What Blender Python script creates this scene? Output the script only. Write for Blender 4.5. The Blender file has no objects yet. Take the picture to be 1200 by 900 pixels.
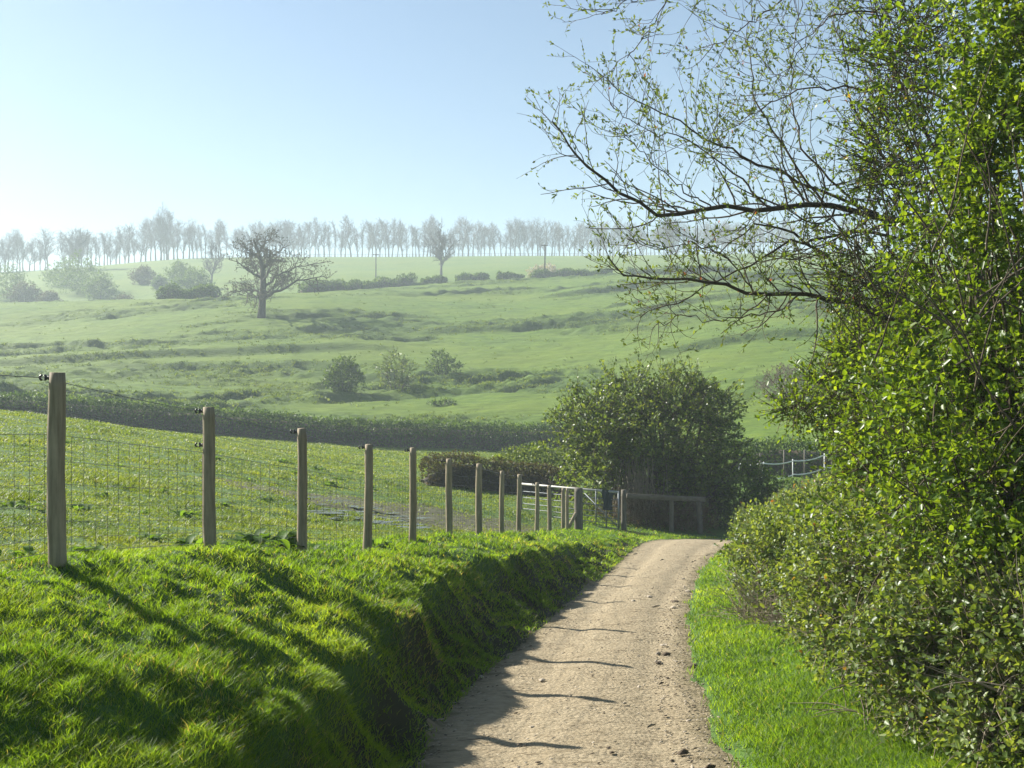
import bpy, math, random
import numpy as np

sc = bpy.context.scene
C = sc.collection
F = 1287.0            # focal length of the photograph in its own pixels
R = math.radians
SUN_AZ = -58.0        # degrees from the viewing direction, left
SUN_EL = 32.5

# ------------------------------------------------------------------ noise
_tab = np.random.default_rng(11).random((8, 256, 256))
def vnoise(x, y, s=0):
    x = np.asarray(x, float); y = np.asarray(y, float)
    xi = np.floor(x).astype(int); yi = np.floor(y).astype(int)
    fx = x - xi; fy = y - yi
    fx = fx*fx*fx*(fx*(fx*6-15)+10); fy = fy*fy*fy*(fy*(fy*6-15)+10)
    T = _tab[s % 8]; x0 = xi & 255; x1 = (xi+1) & 255; y0 = yi & 255; y1 = (yi+1) & 255
    return (T[x0, y0]*(1-fx)+T[x1, y0]*fx)*(1-fy)+(T[x0, y1]*(1-fx)+T[x1, y1]*fx)*fy
def fbm(x, y, s=0, o=4, g=.5):
    a = 1.; t = 0.; n = 0.
    for k in range(o):
        t = t + a*(vnoise(x*2**k+17.3*k, y*2**k-9.1*k, s+k)-.5); n += a; a *= g
    return t/n*2
def sstep(a, b, x):
    t = np.clip((np.asarray(x, float)-a)/(b-a), 0, 1); return t*t*(3-2*t)
def at(u, v, Y):
    return np.array([(u-600)/F*Y, Y, (450-v)/F*Y])

# ------------------------------------------------------------------ terrain
ctl = []
def cp(u, v, Y): p = at(u, v, Y); ctl.append((p[0], p[1], p[2]))
# grazed field beside the track
for u, v, Y in [(0,640,8),(0,560,20),(0,520,30),(0,483,45),(0,485,60),(0,491,86),
    (233,600,15),(233,560,25),(233,530,40),(233,512,60),(233,509,86),
    (400,612,20),(400,575,33),(400,545,50),(400,524,75),(400,521,86),
    (560,600,30),(560,580,40),(560,548,60),(560,527,86),(640,588,38),(640,570,48),(640,529,86),
    (700,585,45),(760,605,37),(860,625,36),(860,600,42),(930,568,50),(960,562,58),(1100,610,38),(1100,560,55),(780,548,60),
    # hill behind the valley hedge
    (0,452,112),(0,420,150),(0,384,195),(0,355,240),(0,374,300),
    (150,475,102),(150,440,130),(150,400,165),(150,352,225),(150,368,290),
    (300,490,99),(300,450,125),(300,400,160),(307,371,180),(300,349,215),(300,352,262),
    (430,460,119),(430,420,142),(430,375,180),(430,340,235),(430,338,270),
    (600,496,96),(600,460,115),(600,420,140),(600,380,175),(600,345,225),(600,328,262),(600,330,290),
    (750,500,92),(750,450,115),(750,400,145),(750,350,195),(750,322,250),(750,324,290),
    (900,512,80),(900,450,105),(900,400,130),(900,350,170),(900,325,220),(900,325,270),
    (1100,505,80),(1100,440,105),(1100,380,140),(1100,330,200),(1100,315,270),
    # far slope up to the ridge
    (0,344,350),(150,338,350),(0,319,480),(100,314,490),(200,305,500),(300,334,320),(300,317,400),(400,302,500),(450,328,320),(450,316,390),
    (600,316,350),(600,307,420),(600,301,500),(750,312,350),(750,301,490),(900,298,480),(900,310,360),(1100,297,470),
    (0,345,570),(400,330,590),(800,328,580),(1200,325,570)]:
    cp(u, v, Y)
for x, y, z in [(-6,2,-.9),(-12,4,-.6),(-14,12,-.7),(-30,20,.4),(-60,60,.5),(-90,100,0),(-120,150,3),(-170,230,14),(-200,300,18),(-250,400,30),(-320,500,48),(-380,600,40),
                (0,-12,-1.2),(-20,-12,-.2),(20,-12,-1.0),(14,10,-1.6),(25,25,-3.2),(40,50,-3.5),(10,2,-1.1),(70,90,0),(110,150,9),(150,230,24),(200,330,38),(260,480,58),(300,600,48),
                (-500,1000,20),(0,1000,20),(500,1000,20),(-800,500,40),(800,500,50)]:
    ctl.append((x, y, z))
def fence_x(Y): return -3.1+.2*(np.asarray(Y, float)-7.5)
FZ_Y = [-10, 0, 4, 7.5, 9.85, 11.3, 12.8, 15.1, 17.9, 20, 23.1, 27.3, 33, 40]
FZ_Z = [-.5, -.85, -1.05, -1.24, -1.48, -1.69, -1.9, -2.17, -2.5, -2.78, -3.2, -3.72, -4.38, -4.4]
for y in (4, 10, 15, 20, 25, 30, 33):
    ctl.append((float(fence_x(y)), y, float(np.interp(y, FZ_Y, FZ_Z))))
ctl = np.array(ctl)
def _K(ax, ay, bx, by):
    r2 = ((ax[:, None]-bx)/100)**2+((ay[:, None]-by)/100)**2
    return .5*r2*np.log(r2+1e-12)
_n = len(ctl)
_A = np.zeros((_n+3, _n+3)); _A[:_n, :_n] = _K(ctl[:, 0], ctl[:, 1], ctl[:, 0], ctl[:, 1])+np.eye(_n)*2e-4
_P = np.c_[np.ones(_n), ctl[:, :2]/100]; _A[:_n, _n:] = _P; _A[_n:, :_n] = _P.T
_w = np.linalg.solve(_A, np.r_[ctl[:, 2], 0, 0, 0])
def g_base(X, Y):
    X = np.asarray(X, float).ravel(); Y = np.asarray(Y, float).ravel(); out = np.empty(len(X))
    for i in range(0, len(X), 40000):
        s = slice(i, i+40000)
        out[s] = _K(X[s], Y[s], ctl[:, 0], ctl[:, 1])@_w[:_n]+_w[_n]+(_w[_n+1]*X[s]+_w[_n+2]*Y[s])/100
    return out
def tz(Y): return np.interp(Y, [-12, -3, 0, 3, 7.5, 10, 15, 20, 25, 30, 36], [-1.35, -1.6, -1.78, -2.12, -2.62, -2.8, -3.166, -3.528, -3.89, -4.25, -4.55])
def base_x(Y): return np.interp(Y, [-12, 0, 5, 7.5, 10, 12.3, 15, 20, 25, 30, 36], [-1.3, -1.1, -.9, -.72, -.43, -.02, .55, 1.6, 2.62, 3.45, 4.4])
def right_x(Y): return np.interp(Y, [-12, 0, 5, 7.5, 10, 15, 20, 25, 30, 36], [.9, 1.15, 1.4, 1.56, 1.72, 2.39, 3.35, 4.6, 6.2, 10.5])
SH_Y = [-12, 0, 5, 8, 11, 14, 17, 20, 22, 26, 30, 36]
def sh_x(Y): return np.interp(Y, SH_Y, [-2.0, -1.6, -1.4, -1.2, -1.02, -.6, .1, .78, 1.2, 2.25, 3.1, 4.0])
def sh_z(Y): return np.interp(Y, SH_Y, [-1.15, -1.55, -1.85, -2.05, -2.15, -2.30, -2.62, -3.0, -3.24, -3.76, -4.14, -4.5])
def terrain(X, Y, full=False):
    sh = np.shape(X); X = np.asarray(X, float).ravel(); Y = np.asarray(Y, float).ravel()
    g = g_base(X, Y)
    near = 1-sstep(28, 35, Y)
    m = (near > 0) & (Y > -14)
    z = g.copy(); bankm = np.zeros(len(X)); rough = np.zeros(len(X))
    if m.any():
        x = X[m]; y = Y[m]
        fx = fence_x(y); fz = np.interp(y, FZ_Y, FZ_Z)
        wob = .34*fbm(x*0+3.3, y*.9, 1, 3)+.16*fbm(x*.5+8., y*2.6, 2, 3)
        bx = base_x(y)+.10*fbm(x*0, y*1.6, 3, 3); sx = np.minimum(sh_x(y)+wob*(.35+.65*sstep(22, 13, y))*sstep(32, 24, y), bx-.22); sz = sh_z(y)
        rx = right_x(y)+.12*fbm(x*0+5, y*1.3, 4, 3); t0 = tz(y)
        n = np.empty(len(x))
        a = x < fx
        k = np.exp(np.clip(-(fx-x)/3.5, -30, 0))
        n[a] = (g[m]*(1-k)+fz*k)[a]
        a = (x >= fx) & (x < sx); s = (x-fx)/(sx-fx)
        n[a] = (fz+(sz-fz)*(s*.6+.4*s**2))[a]
        a = (x >= sx) & (x < bx); s = np.clip((x-sx)/(bx-sx), 0, 1)
        s2 = .75*(1-(1-s)**2.2)+.25*s
        n[a] = (sz+(t0-sz)*s2)[a]
        a = (x >= bx) & (x < rx); s = (x-bx)/(rx-bx)
        n[a] = (t0+.05*np.sin(np.clip(s, 0, 1)*math.pi)-.03*np.exp(-((s-.28)/.09)**2)-.03*np.exp(-((s-.78)/.09)**2))[a]
        a = x >= rx; s = x-rx
        gg = t0+.04*sstep(0, .25, s)+.16*sstep(.2, 1.5, s)+.5*sstep(1.5, 4.5, s)
        kk = sstep(6, 16, s); n[a] = (gg*(1-kk)+g[m]*kk)[a]
        z[m] = n*near[m]+g[m]*(1-near[m])
        # tussocks on the bank and verge
        onb = sstep(-.6, .2, x-fx)*(1-sstep(-.12, .05, x-bx))*sstep(34, 28, y)
        t1 = fbm(x*2.9, y*2.2, 5, 3); t2 = fbm(x*7.5, y*6, 6, 3)
        fc = sstep(-.1, .25, x-sx)*sstep(.0, .2, bx-x); bump = .085*t1+.06*t2+.05*np.maximum(0, fbm(x*1.1+4, y*.9, 2, 2))+fc*(.14*fbm(x*3, y*2.4, 3, 3)+.05*fbm(x*7, y*6, 1, 2))
        vg = sstep(.05, .5, x-rx)
        z[m] += onb*bump+vg*(.04*t1+.02*t2)
        bankm[m] = onb+vg
    fld = sstep(.3, 1.5, fence_x(Y)-X)*sstep(90, 84, Y)+sstep(34, 38, Y)*sstep(90, 84, Y)
    fld = np.clip(fld, 0, 1)
    z += fld*(.05*fbm(X*.9, Y*.9, 3, 3)+.035*fbm(X*3.1, Y*3.1, 1, 3)+.16*fbm(X*.12, Y*.12, 7, 2))
    # terracettes and rough tussocky strips on the hill
    hill = sstep(92, 104, Y)*(1-sstep(300, 330, Y))
    amp = sstep(-.12, .30, fbm(X*.030+3, Y*.075+1, 4, 4, .6))*hill
    ph = g*.62-.022*X+1.6*fbm(X*.016, Y*.02, 2, 3)+.9*fbm(X*.06, Y*.10, 6, 3)
    fr = ph-np.floor(ph)
    saw = np.where(fr < .8, fr/.8, (1-fr)/.2)-.5
    z += -saw*(.05+.75*amp)*hill
    step = sstep(.74, .84, fr)*(1-sstep(.97, 1., fr))
    z += amp*(.55*fbm(X*.40, Y*.62, 1, 2)+.26*fbm(X*1.0, Y*1.3, 3, 2))+hill*(.16*fbm(X*.25, Y*.4, 5, 2)+.06*fbm(X*.9, Y*1.1, 7, 2))
    # two long lynchet ledges
    for (yy, sl, a0, xa, xb) in ((150, .10, .9, -75, -10), (168, .16, .8, -40, 60), (128, .05, .7, 8, 70), (212, .12, 1.0, 0, 90), (135, -.05, .6, -60, -15)):
        d = Y-(yy+sl*X+5*fbm(X*.03, X*0+yy, 2, 2)); e = sstep(xa, xa+15, X)*(1-sstep(xb-15, xb, X))
        z += a0*e*(sstep(-1.2, 1.0, d)-sstep(1.0, 16, d))*hill
        rough += .8*e*np.exp(-(d/1.6)**2)
    rough += amp*.45+.55*step*amp+.3*amp*sstep(0, .5, fbm(X*.3, Y*.5, 1, 2))
    if full: return z.reshape(sh), bankm.reshape(sh), np.clip(rough, 0, 1).reshape(sh)
    return z.reshape(sh)
def zg(x, y): return float(terrain(np.array([x]), np.array([y]))[0])

# ------------------------------------------------------------------ meshes
def tag(o, label=None, cat=None, group=None, kind=None):
    if label: o['label'] = label
    if cat: o['category'] = cat
    if group: o['group'] = group
    if kind: o['kind'] = kind
    return o
def build(name, V, quads=None, tris=None, mat=None, parent=None, attrs=None, smooth=False, origin=None):
    V = np.asarray(V, np.float64).reshape(-1, 3)
    if parent is not None and origin is None: origin = parent_origin(parent)
    if origin is not None: V = V-np.asarray(origin)
    me = bpy.data.meshes.new(name)
    nq = 0 if quads is None else len(quads); nt = 0 if tris is None else len(tris)
    me.vertices.add(len(V)); me.vertices.foreach_set('co', V.astype(np.float32).ravel())
    me.loops.add(nq*4+nt*3); me.polygons.add(nq+nt)
    li = []; 
    if nq: li.append(np.asarray(quads, np.int32).ravel())
    if nt: li.append(np.asarray(tris, np.int32).ravel())
    me.loops.foreach_set('vertex_index', np.concatenate(li))
    st = np.concatenate([np.arange(nq)*4, nq*4+np.arange(nt)*3]).astype(np.int32)
    me.polygons.foreach_set('loop_start', st)
    if smooth: me.polygons.foreach_set('use_smooth', np.ones(nq+nt, bool))
    for k, a in (attrs or {}).items():
        at_ = me.attributes.new(k, 'FLOAT', 'POINT'); at_.data.foreach_set('value', np.asarray(a, np.float32).ravel())
    me.update(calc_edges=True)
    if mat: me.materials.append(mat)
    o = bpy.data.objects.new(name, me); C.objects.link(o)
    if parent is not None: o.parent = parent
    elif origin is not None: o.location = origin
    return o
_org = {}
def parent_origin(p): return _org[p.name]
def empty(name, loc, label=None, cat=None, group=None):
    o = bpy.data.objects.new(name, None); C.objects.link(o); o.location = loc; o.empty_display_size = .2
    _org[o.name] = np.array(loc, float)
    return tag(o, label, cat, group)
class MB:
    def __init__(s): s.V = []; s.Q = []; s.T = []; s.n = 0; s.A = []
    def add(s, V, Q=None, T=None, a=0.):
        V = np.asarray(V, float)
        if Q is not None and len(Q): s.Q.append(np.asarray(Q)+s.n)
        if T is not None and len(T): s.T.append(np.asarray(T)+s.n)
        s.V.append(V); s.n += len(V); s.A.append(np.broadcast_to(np.asarray(a, float), (len(V),)))
    def tube(s, P, r, k=6, cap=True, a=0.):
        P = np.asarray(P, float); n = len(P); r = np.broadcast_to(np.asarray(r, float), (n,))
        T = np.gradient(P, axis=0); T /= np.linalg.norm(T, axis=1)[:, None]+1e-9
        ref = np.array([0, 0, 1.]) if abs(T[0, 2]) < .9 else np.array([1., 0, 0])
        U = np.cross(T, ref); U /= np.linalg.norm(U, axis=1)[:, None]+1e-9; W = np.cross(T, U)
        an = np.arange(k)*2*math.pi/k
        V = P[:, None]+r[:, None, None]*(U[:, None]*np.cos(an)[None, :, None]+W[:, None]*np.sin(an)[None, :, None])
        V = V.reshape(-1, 3); i = np.arange(n-1)[:, None]*k; j = np.arange(k)[None]; j2 = (j+1) % k
        Q = np.stack([i+j, i+k+j, i+k+j2, i+j2], -1).reshape(-1, 4); Tt = []
        if cap:
            c = len(V); V = np.r_[V, P[:1], P[-1:]]; jj = np.arange(k)
            Tt = np.r_[np.c_[jj, (jj+1) % k, np.full(k, c)], np.c_[(n-1)*k+(jj+1) % k, (n-1)*k+jj, np.full(k, c+1)]]
        s.add(V, Q, Tt, a)
    def box(s, c, d, rot=None, bev=0., a=0.):
        c = np.asarray(c, float); hx, hy, hz = np.asarray(d, float)/2
        if bev > 0:
            V = []
            for z, q in ((-hz, bev), (-hz+bev, 0), (hz-bev, 0), (hz, bev)):
                X, Y = hx-q, hy-q; b = bev
                V += [(-X+b, -Y, z), (X-b, -Y, z), (X, -Y+b, z), (X, Y-b, z), (X-b, Y, z), (-X+b, Y, z), (-X, Y-b, z), (-X, -Y+b, z)]
            V = np.array(V); Q = []
            for l in range(3):
                for j in range(8): Q.append((l*8+j, l*8+(j+1) % 8, l*8+8+(j+1) % 8, l*8+8+j))
            for o in (0, 24):
                f = [(0, 1, 2, 3), (0, 3, 4, 7), (4, 5, 6, 7)]
                for q in f: Q.append(tuple(o+t for t in (q if o else q[::-1])))
        else:
            V = np.array([(x, y, z) for z in (-hz, hz) for x, y in ((-hx, -hy), (hx, -hy), (hx, hy), (-hx, hy))])
            Q = [(3, 2, 1, 0), (4, 5, 6, 7), (0, 1, 5, 4), (1, 2, 6, 5), (2, 3, 7, 6), (3, 0, 4, 7)]
        if rot is not None: V = V@np.asarray(rot).T
        s.add(V+c, Q, None, a)
    def build(s, name, mat, parent=None, smooth=False, origin=None, attr='tint'):
        return build(name, np.concatenate(s.V), np.concatenate(s.Q) if s.Q else None, np.concatenate(s.T) if s.T else None, mat, parent, {attr: np.concatenate(s.A)}, smooth, origin)
def nrm(v): v = np.asarray(v, float); return v/(np.linalg.norm(v, axis=-1, keepdims=True)+1e-9)
def leaves(P, A, N, L, W, tint, kind=6):
    """flat-folded leaves: P base, A axis, N normal hint. returns V, Q, T, tint"""
    n = len(P); A = nrm(A); B = nrm(np.cross(A, N)); N = np.cross(B, A); L = np.broadcast_to(L, (n,))[:, None]; W = np.broadcast_to(W, (n,))[:, None]
    if kind == 4:
        V = np.stack([P, P+A*L*.5+B*W*.5+N*W*.15, P+A*L, P+A*L*.5-B*W*.5+N*W*.15], 1)
        b = np.arange(n)[:, None]*4; T = np.stack([b+[0, 1, 2], b+[0, 2, 3]], 1).reshape(-1, 3)
        return V.reshape(-1, 3), None, T, np.repeat(tint, 4)
    V = np.stack([P, P+A*L*.3+B*W*.5+N*W*.12, P+A*L*.72+B*W*.36+N*W*.1-N*L*.06, P+A*L-N*L*.15, P+A*L*.72-B*W*.36+N*W*.1-N*L*.06, P+A*L*.3-B*W*.5+N*W*.12], 1)
    b = np.arange(n)[:, None]*6; Q = np.stack([b+[0, 1, 2, 3], b+[0, 3, 4, 5]], 1).reshape(-1, 4)
    return V.reshape(-1, 3), Q, None, np.repeat(tint, 6)

# ------------------------------------------------------------------ materials
def new_mat(name):
    m = bpy.data.materials.new(name); m.use_nodes = True; nt = m.node_tree; nt.nodes.clear(); return m, nt
def nd(nt, t, **kw):
    n = nt.nodes.new(t)
    for k, v in kw.items():
        if k.startswith('_'): setattr(n, k[1:], v)
        else: n.inputs[k.replace('__', ' ')].default_value = v
    return n
def ramp(nt, fac, stops, interp='LINEAR'):
    r = nt.nodes.new('ShaderNodeValToRGB'); r.color_ramp.interpolation = interp; e = r.color_ramp.elements
    while len(e) < len(stops): e.new(.5)
    for i, (p, c) in enumerate(stops): e[i].position = p; e[i].color = (*c, 1) if len(c) == 3 else c
    nt.links.new(fac, r.inputs[0]); return r.outputs[0]
def noise(nt, vec, scale, detail=4, rough=.55, out='Fac', dist=0):
    n = nt.nodes.new('ShaderNodeTexNoise'); n.inputs['Scale'].default_value = scale; n.inputs['Detail'].default_value = detail
    n.inputs['Roughness'].default_value = rough; n.inputs['Distortion'].default_value = dist
    if vec is not None: nt.links.new(vec, n.inputs['Vector'])
    return n.outputs[out]
def mixc(nt, f, a, b, mode='MIX'):
    m = nt.nodes.new('ShaderNodeMix'); m.data_type = 'RGBA'; m.blend_type = mode
    for s, v in ((0, f), (6, a), (7, b)):
        if hasattr(v, 'links') or isinstance(v, bpy.types.NodeSocket): nt.links.new(v, m.inputs[s])
        else: m.inputs[s].default_value = v if s == 0 else (*v, 1)
    return m.outputs[2]
def math_(nt, op, a, b=0., c=None, clamp=False):
    m = nt.nodes.new('ShaderNodeMath'); m.operation = op; m.use_clamp = clamp
    for i, v in enumerate((a, b, c)):
        if v is None: continue
        if isinstance(v, bpy.types.NodeSocket): nt.links.new(v, m.inputs[i])
        else: m.inputs[i].default_value = v
    return m.outputs[0]
ALB = .74
def sc_(c, k=ALB): return tuple(x*k for x in c)
def leaf_mat(name, stops, trans=.45, rough=.45, tboost=1.6, spec=.4):
    m, nt = new_mat(name); a = nd(nt, 'ShaderNodeAttribute', _attribute_name='tint')
    col = ramp(nt, a.outputs['Fac'], [(q, tuple(x*ALB for x in c)) for q, c in stops])
    p = nt.nodes.new('ShaderNodeBsdfPrincipled'); p.inputs['Roughness'].default_value = rough; p.inputs['Specular IOR Level'].default_value = spec
    nt.links.new(col, p.inputs['Base Color'])
    t = nt.nodes.new('ShaderNodeBsdfTranslucent')
    tc = mixc(nt, 1., col, (tboost*1.15, tboost, tboost*.35), 'MULTIPLY'); nt.links.new(tc, t.inputs[0])
    mx = nt.nodes.new('ShaderNodeMixShader'); mx.inputs[0].default_value = trans
    nt.links.new(p.outputs[0], mx.inputs[1]); nt.links.new(t.outputs[0], mx.inputs[2])
    o = nt.nodes.new('ShaderNodeOutputMaterial'); nt.links.new(mx.outputs[0], o.inputs[0]); return m
def bark_mat(name, c1, c2, scale=12, rough=.85, bump=.5, stretch=(1, 1, .15), dist=.01):
    m, nt = new_mat(name); tc = nt.nodes.new('ShaderNodeTexCoord'); mp = nt.nodes.new('ShaderNodeMapping'); mp.inputs['Scale'].default_value = stretch
    nt.links.new(tc.outputs['Object'], mp.inputs[0]); n1 = noise(nt, mp.outputs[0], scale, 6, .65)
    n2 = noise(nt, tc.outputs['Object'], scale*.35, 3)
    col = mixc(nt, math_(nt, 'MULTIPLY', n2, .5), ramp(nt, n1, [(.3, c1), (.7, c2)]), tuple(x*.55 for x in c1))
    p = nt.nodes.new('ShaderNodeBsdfPrincipled'); p.inputs['Roughness'].default_value = rough; p.inputs['Specular IOR Level'].default_value = .25
    nt.links.new(col, p.inputs['Base Color'])
    b = nt.nodes.new('ShaderNodeBump'); b.inputs['Strength'].default_value = bump; b.inputs['Distance'].default_value = dist
    nt.links.new(n1, b.inputs['Height']); nt.links.new(b.outputs[0], p.inputs['Normal'])
    o = nt.nodes.new('ShaderNodeOutputMaterial'); nt.links.new(p.outputs[0], o.inputs[0]); return m
def plain_mat(name, c, rough=.5, metal=0., var=.15, scale=8):
    m, nt = new_mat(name); tc = nt.nodes.new('ShaderNodeTexCoord'); n1 = noise(nt, tc.outputs['Object'], scale, 4)
    col = ramp(nt, n1, [(.3, tuple(x*(1-var) for x in c)), (.7, tuple(min(1, x*(1+var)) for x in c))])
    p = nt.nodes.new('ShaderNodeBsdfPrincipled'); p.inputs['Roughness'].default_value = rough; p.inputs['Metallic'].default_value = metal
    nt.links.new(col, p.inputs['Base Color']); o = nt.nodes.new('ShaderNodeOutputMaterial'); nt.links.new(p.outputs[0], o.inputs[0]); return m

def ground_material():
    m, nt = new_mat('grass_ground'); geo = nt.nodes.new('ShaderNodeNewGeometry'); pos = geo.outputs['Position']
    far = nd(nt, 'ShaderNodeAttribute', _attribute_name='far').outputs['Fac']
    rough = nd(nt, 'ShaderNodeAttribute', _attribute_name='rough').outputs['Fac']
    mud = nd(nt, 'ShaderNodeAttribute', _attribute_name='mud').outputs['Fac']
    earth_shade = nd(nt, 'ShaderNodeAttribute', _attribute_name='earth_shade').outputs['Fac']
    nN = noise(nt, pos, 3.0, 8, .7); nM = noise(nt, pos, .35, 6, .65); nL = noise(nt, pos, .045, 4, .6)
    mp = nt.nodes.new('ShaderNodeMapping'); mp.inputs['Scale'].default_value = (.5, 1.3, 1); nt.links.new(pos, mp.inputs[0])
    nH = noise(nt, mp.outputs[0], .9, 7, .75)
    near = ramp(nt, nN, [(.25, sc_((.045, .085, .015))), (.5, sc_((.085, .165, .025))), (.75, sc_((.13, .21, .04)))])
    farc = ramp(nt, nH, [(.30, (.026, .058, .003)), (.5, (.078, .142, .005)), (.70, (.140, .205, .009))])
    farc = mixc(nt, math_(nt, 'MULTIPLY', ramp(nt, nL, [(.35, (0, 0, 0)), (.65, (1, 1, 1))]), .45), farc, (.150, .190, .009))
    c = mixc(nt, far, near, farc)
    rg = ramp(nt, nM, [(.3, (.022, .055, .008)), (.7, (.065, .120, .016))])
    c = mixc(nt, math_(nt, 'MULTIPLY', rough, math_(nt, 'MULTIPLY_ADD', nH, 1.6, -.15, True)), c, rg)
    mudn = math_(nt, 'MULTIPLY_ADD', noise(nt, pos, 1.3, 7, .7), 1.0, math_(nt, 'MULTIPLY_ADD', mud, 1.0, -1.0), True)
    mudn = ramp(nt, mudn, [(.28, (0, 0, 0)), (.42, (1, 1, 1))])
    mc = ramp(nt, noise(nt, pos, 7, 6, .7), [(.3, (.04, .038, .022)), (.5, (.085, .085, .042)), (.7, (.14, .13, .085))])
    c = mixc(nt, mudn, c, mc)
    c = mixc(nt, earth_shade, c, ramp(nt, nN, [(.3, (.018, .018, .008)), (.7, (.045, .038, .020))]))  # bare earth, its colour darkened further to deepen the bank's shade
    p = nt.nodes.new('ShaderNodeBsdfPrincipled'); p.inputs['Roughness'].default_value = .85; p.inputs['Specular IOR Level'].default_value = .2
    nt.links.new(c, p.inputs['Base Color'])
    b1 = nt.nodes.new('ShaderNodeBump'); b1.inputs['Strength'].default_value = .8; b1.inputs['Distance'].default_value = .05; nt.links.new(nN, b1.inputs['Height'])
    b2 = nt.nodes.new('ShaderNodeBump'); b2.inputs['Distance'].default_value = .5; nt.links.new(math_(nt, 'MULTIPLY_ADD', rough, .5, math_(nt, 'MULTIPLY', far, .55)), b2.inputs['Strength'])
    nt.links.new(nH, b2.inputs['Height']); nt.links.new(b1.outputs[0], b2.inputs['Normal']); nt.links.new(b2.outputs[0], p.inputs['Normal'])
    o = nt.nodes.new('ShaderNodeOutputMaterial'); nt.links.new(p.outputs[0], o.inputs[0]); return m
def track_material():
    m, nt = new_mat('sandy_track'); geo = nt.nodes.new('ShaderNodeNewGeometry'); pos = geo.outputs['Position']
    mp = nt.nodes.new('ShaderNodeMapping'); mp.inputs['Scale'].default_value = (.45, 1.2, 1); nt.links.new(pos, mp.inputs[0])
    n1 = noise(nt, mp.outputs[0], 22, 8, .75); n2 = noise(nt, pos, 1.1, 5, .6); n3 = noise(nt, mp.outputs[0], 6, 6, .7)
    vo = nt.nodes.new('ShaderNodeTexVoronoi'); vo.inputs['Scale'].default_value = 28; nt.links.new(pos, vo.inputs['Vector'])
    c = ramp(nt, n1, [(.3, (.15, .115, .065)), (.48, (.33, .27, .175)), (.72, (.46, .39, .265))])
    c = mixc(nt, ramp(nt, n2, [(.35, (0, 0, 0)), (.7, (.55, .55, .55))]), c, (.30, .24, .15))
    c = mixc(nt, ramp(nt, n3, [(.57, (0, 0, 0)), (.66, (.75, .75, .75))]), c, (.12, .09, .05))
    edge = nd(nt, 'ShaderNodeAttribute', _attribute_name='edge').outputs['Fac']
    c = mixc(nt, math_(nt, 'MULTIPLY', edge, ramp(nt, n3, [(.35, (.2, .2, .2)), (.6, (1, 1, 1))])), c, (.13, .11, .055))
    p = nt.nodes.new('ShaderNodeBsdfPrincipled'); p.inputs['Roughness'].default_value = .9; p.inputs['Specular IOR Level'].default_value = .15
    nt.links.new(c, p.inputs['Base Color'])
    h = math_(nt, 'ADD', math_(nt, 'MULTIPLY', n1, 1.), math_(nt, 'MULTIPLY', vo.outputs['Distance'], -.5)); h = math_(nt, 'ADD', h, math_(nt, 'MULTIPLY', n3, 1.5))
    b = nt.nodes.new('ShaderNodeBump'); b.inputs['Strength'].default_value = .8; b.inputs['Distance'].default_value = .035
    nt.links.new(h, b.inputs['Height']); nt.links.new(b.outputs[0], p.inputs['Normal'])
    o = nt.nodes.new('ShaderNodeOutputMaterial'); nt.links.new(p.outputs[0], o.inputs[0]); return m

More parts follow.
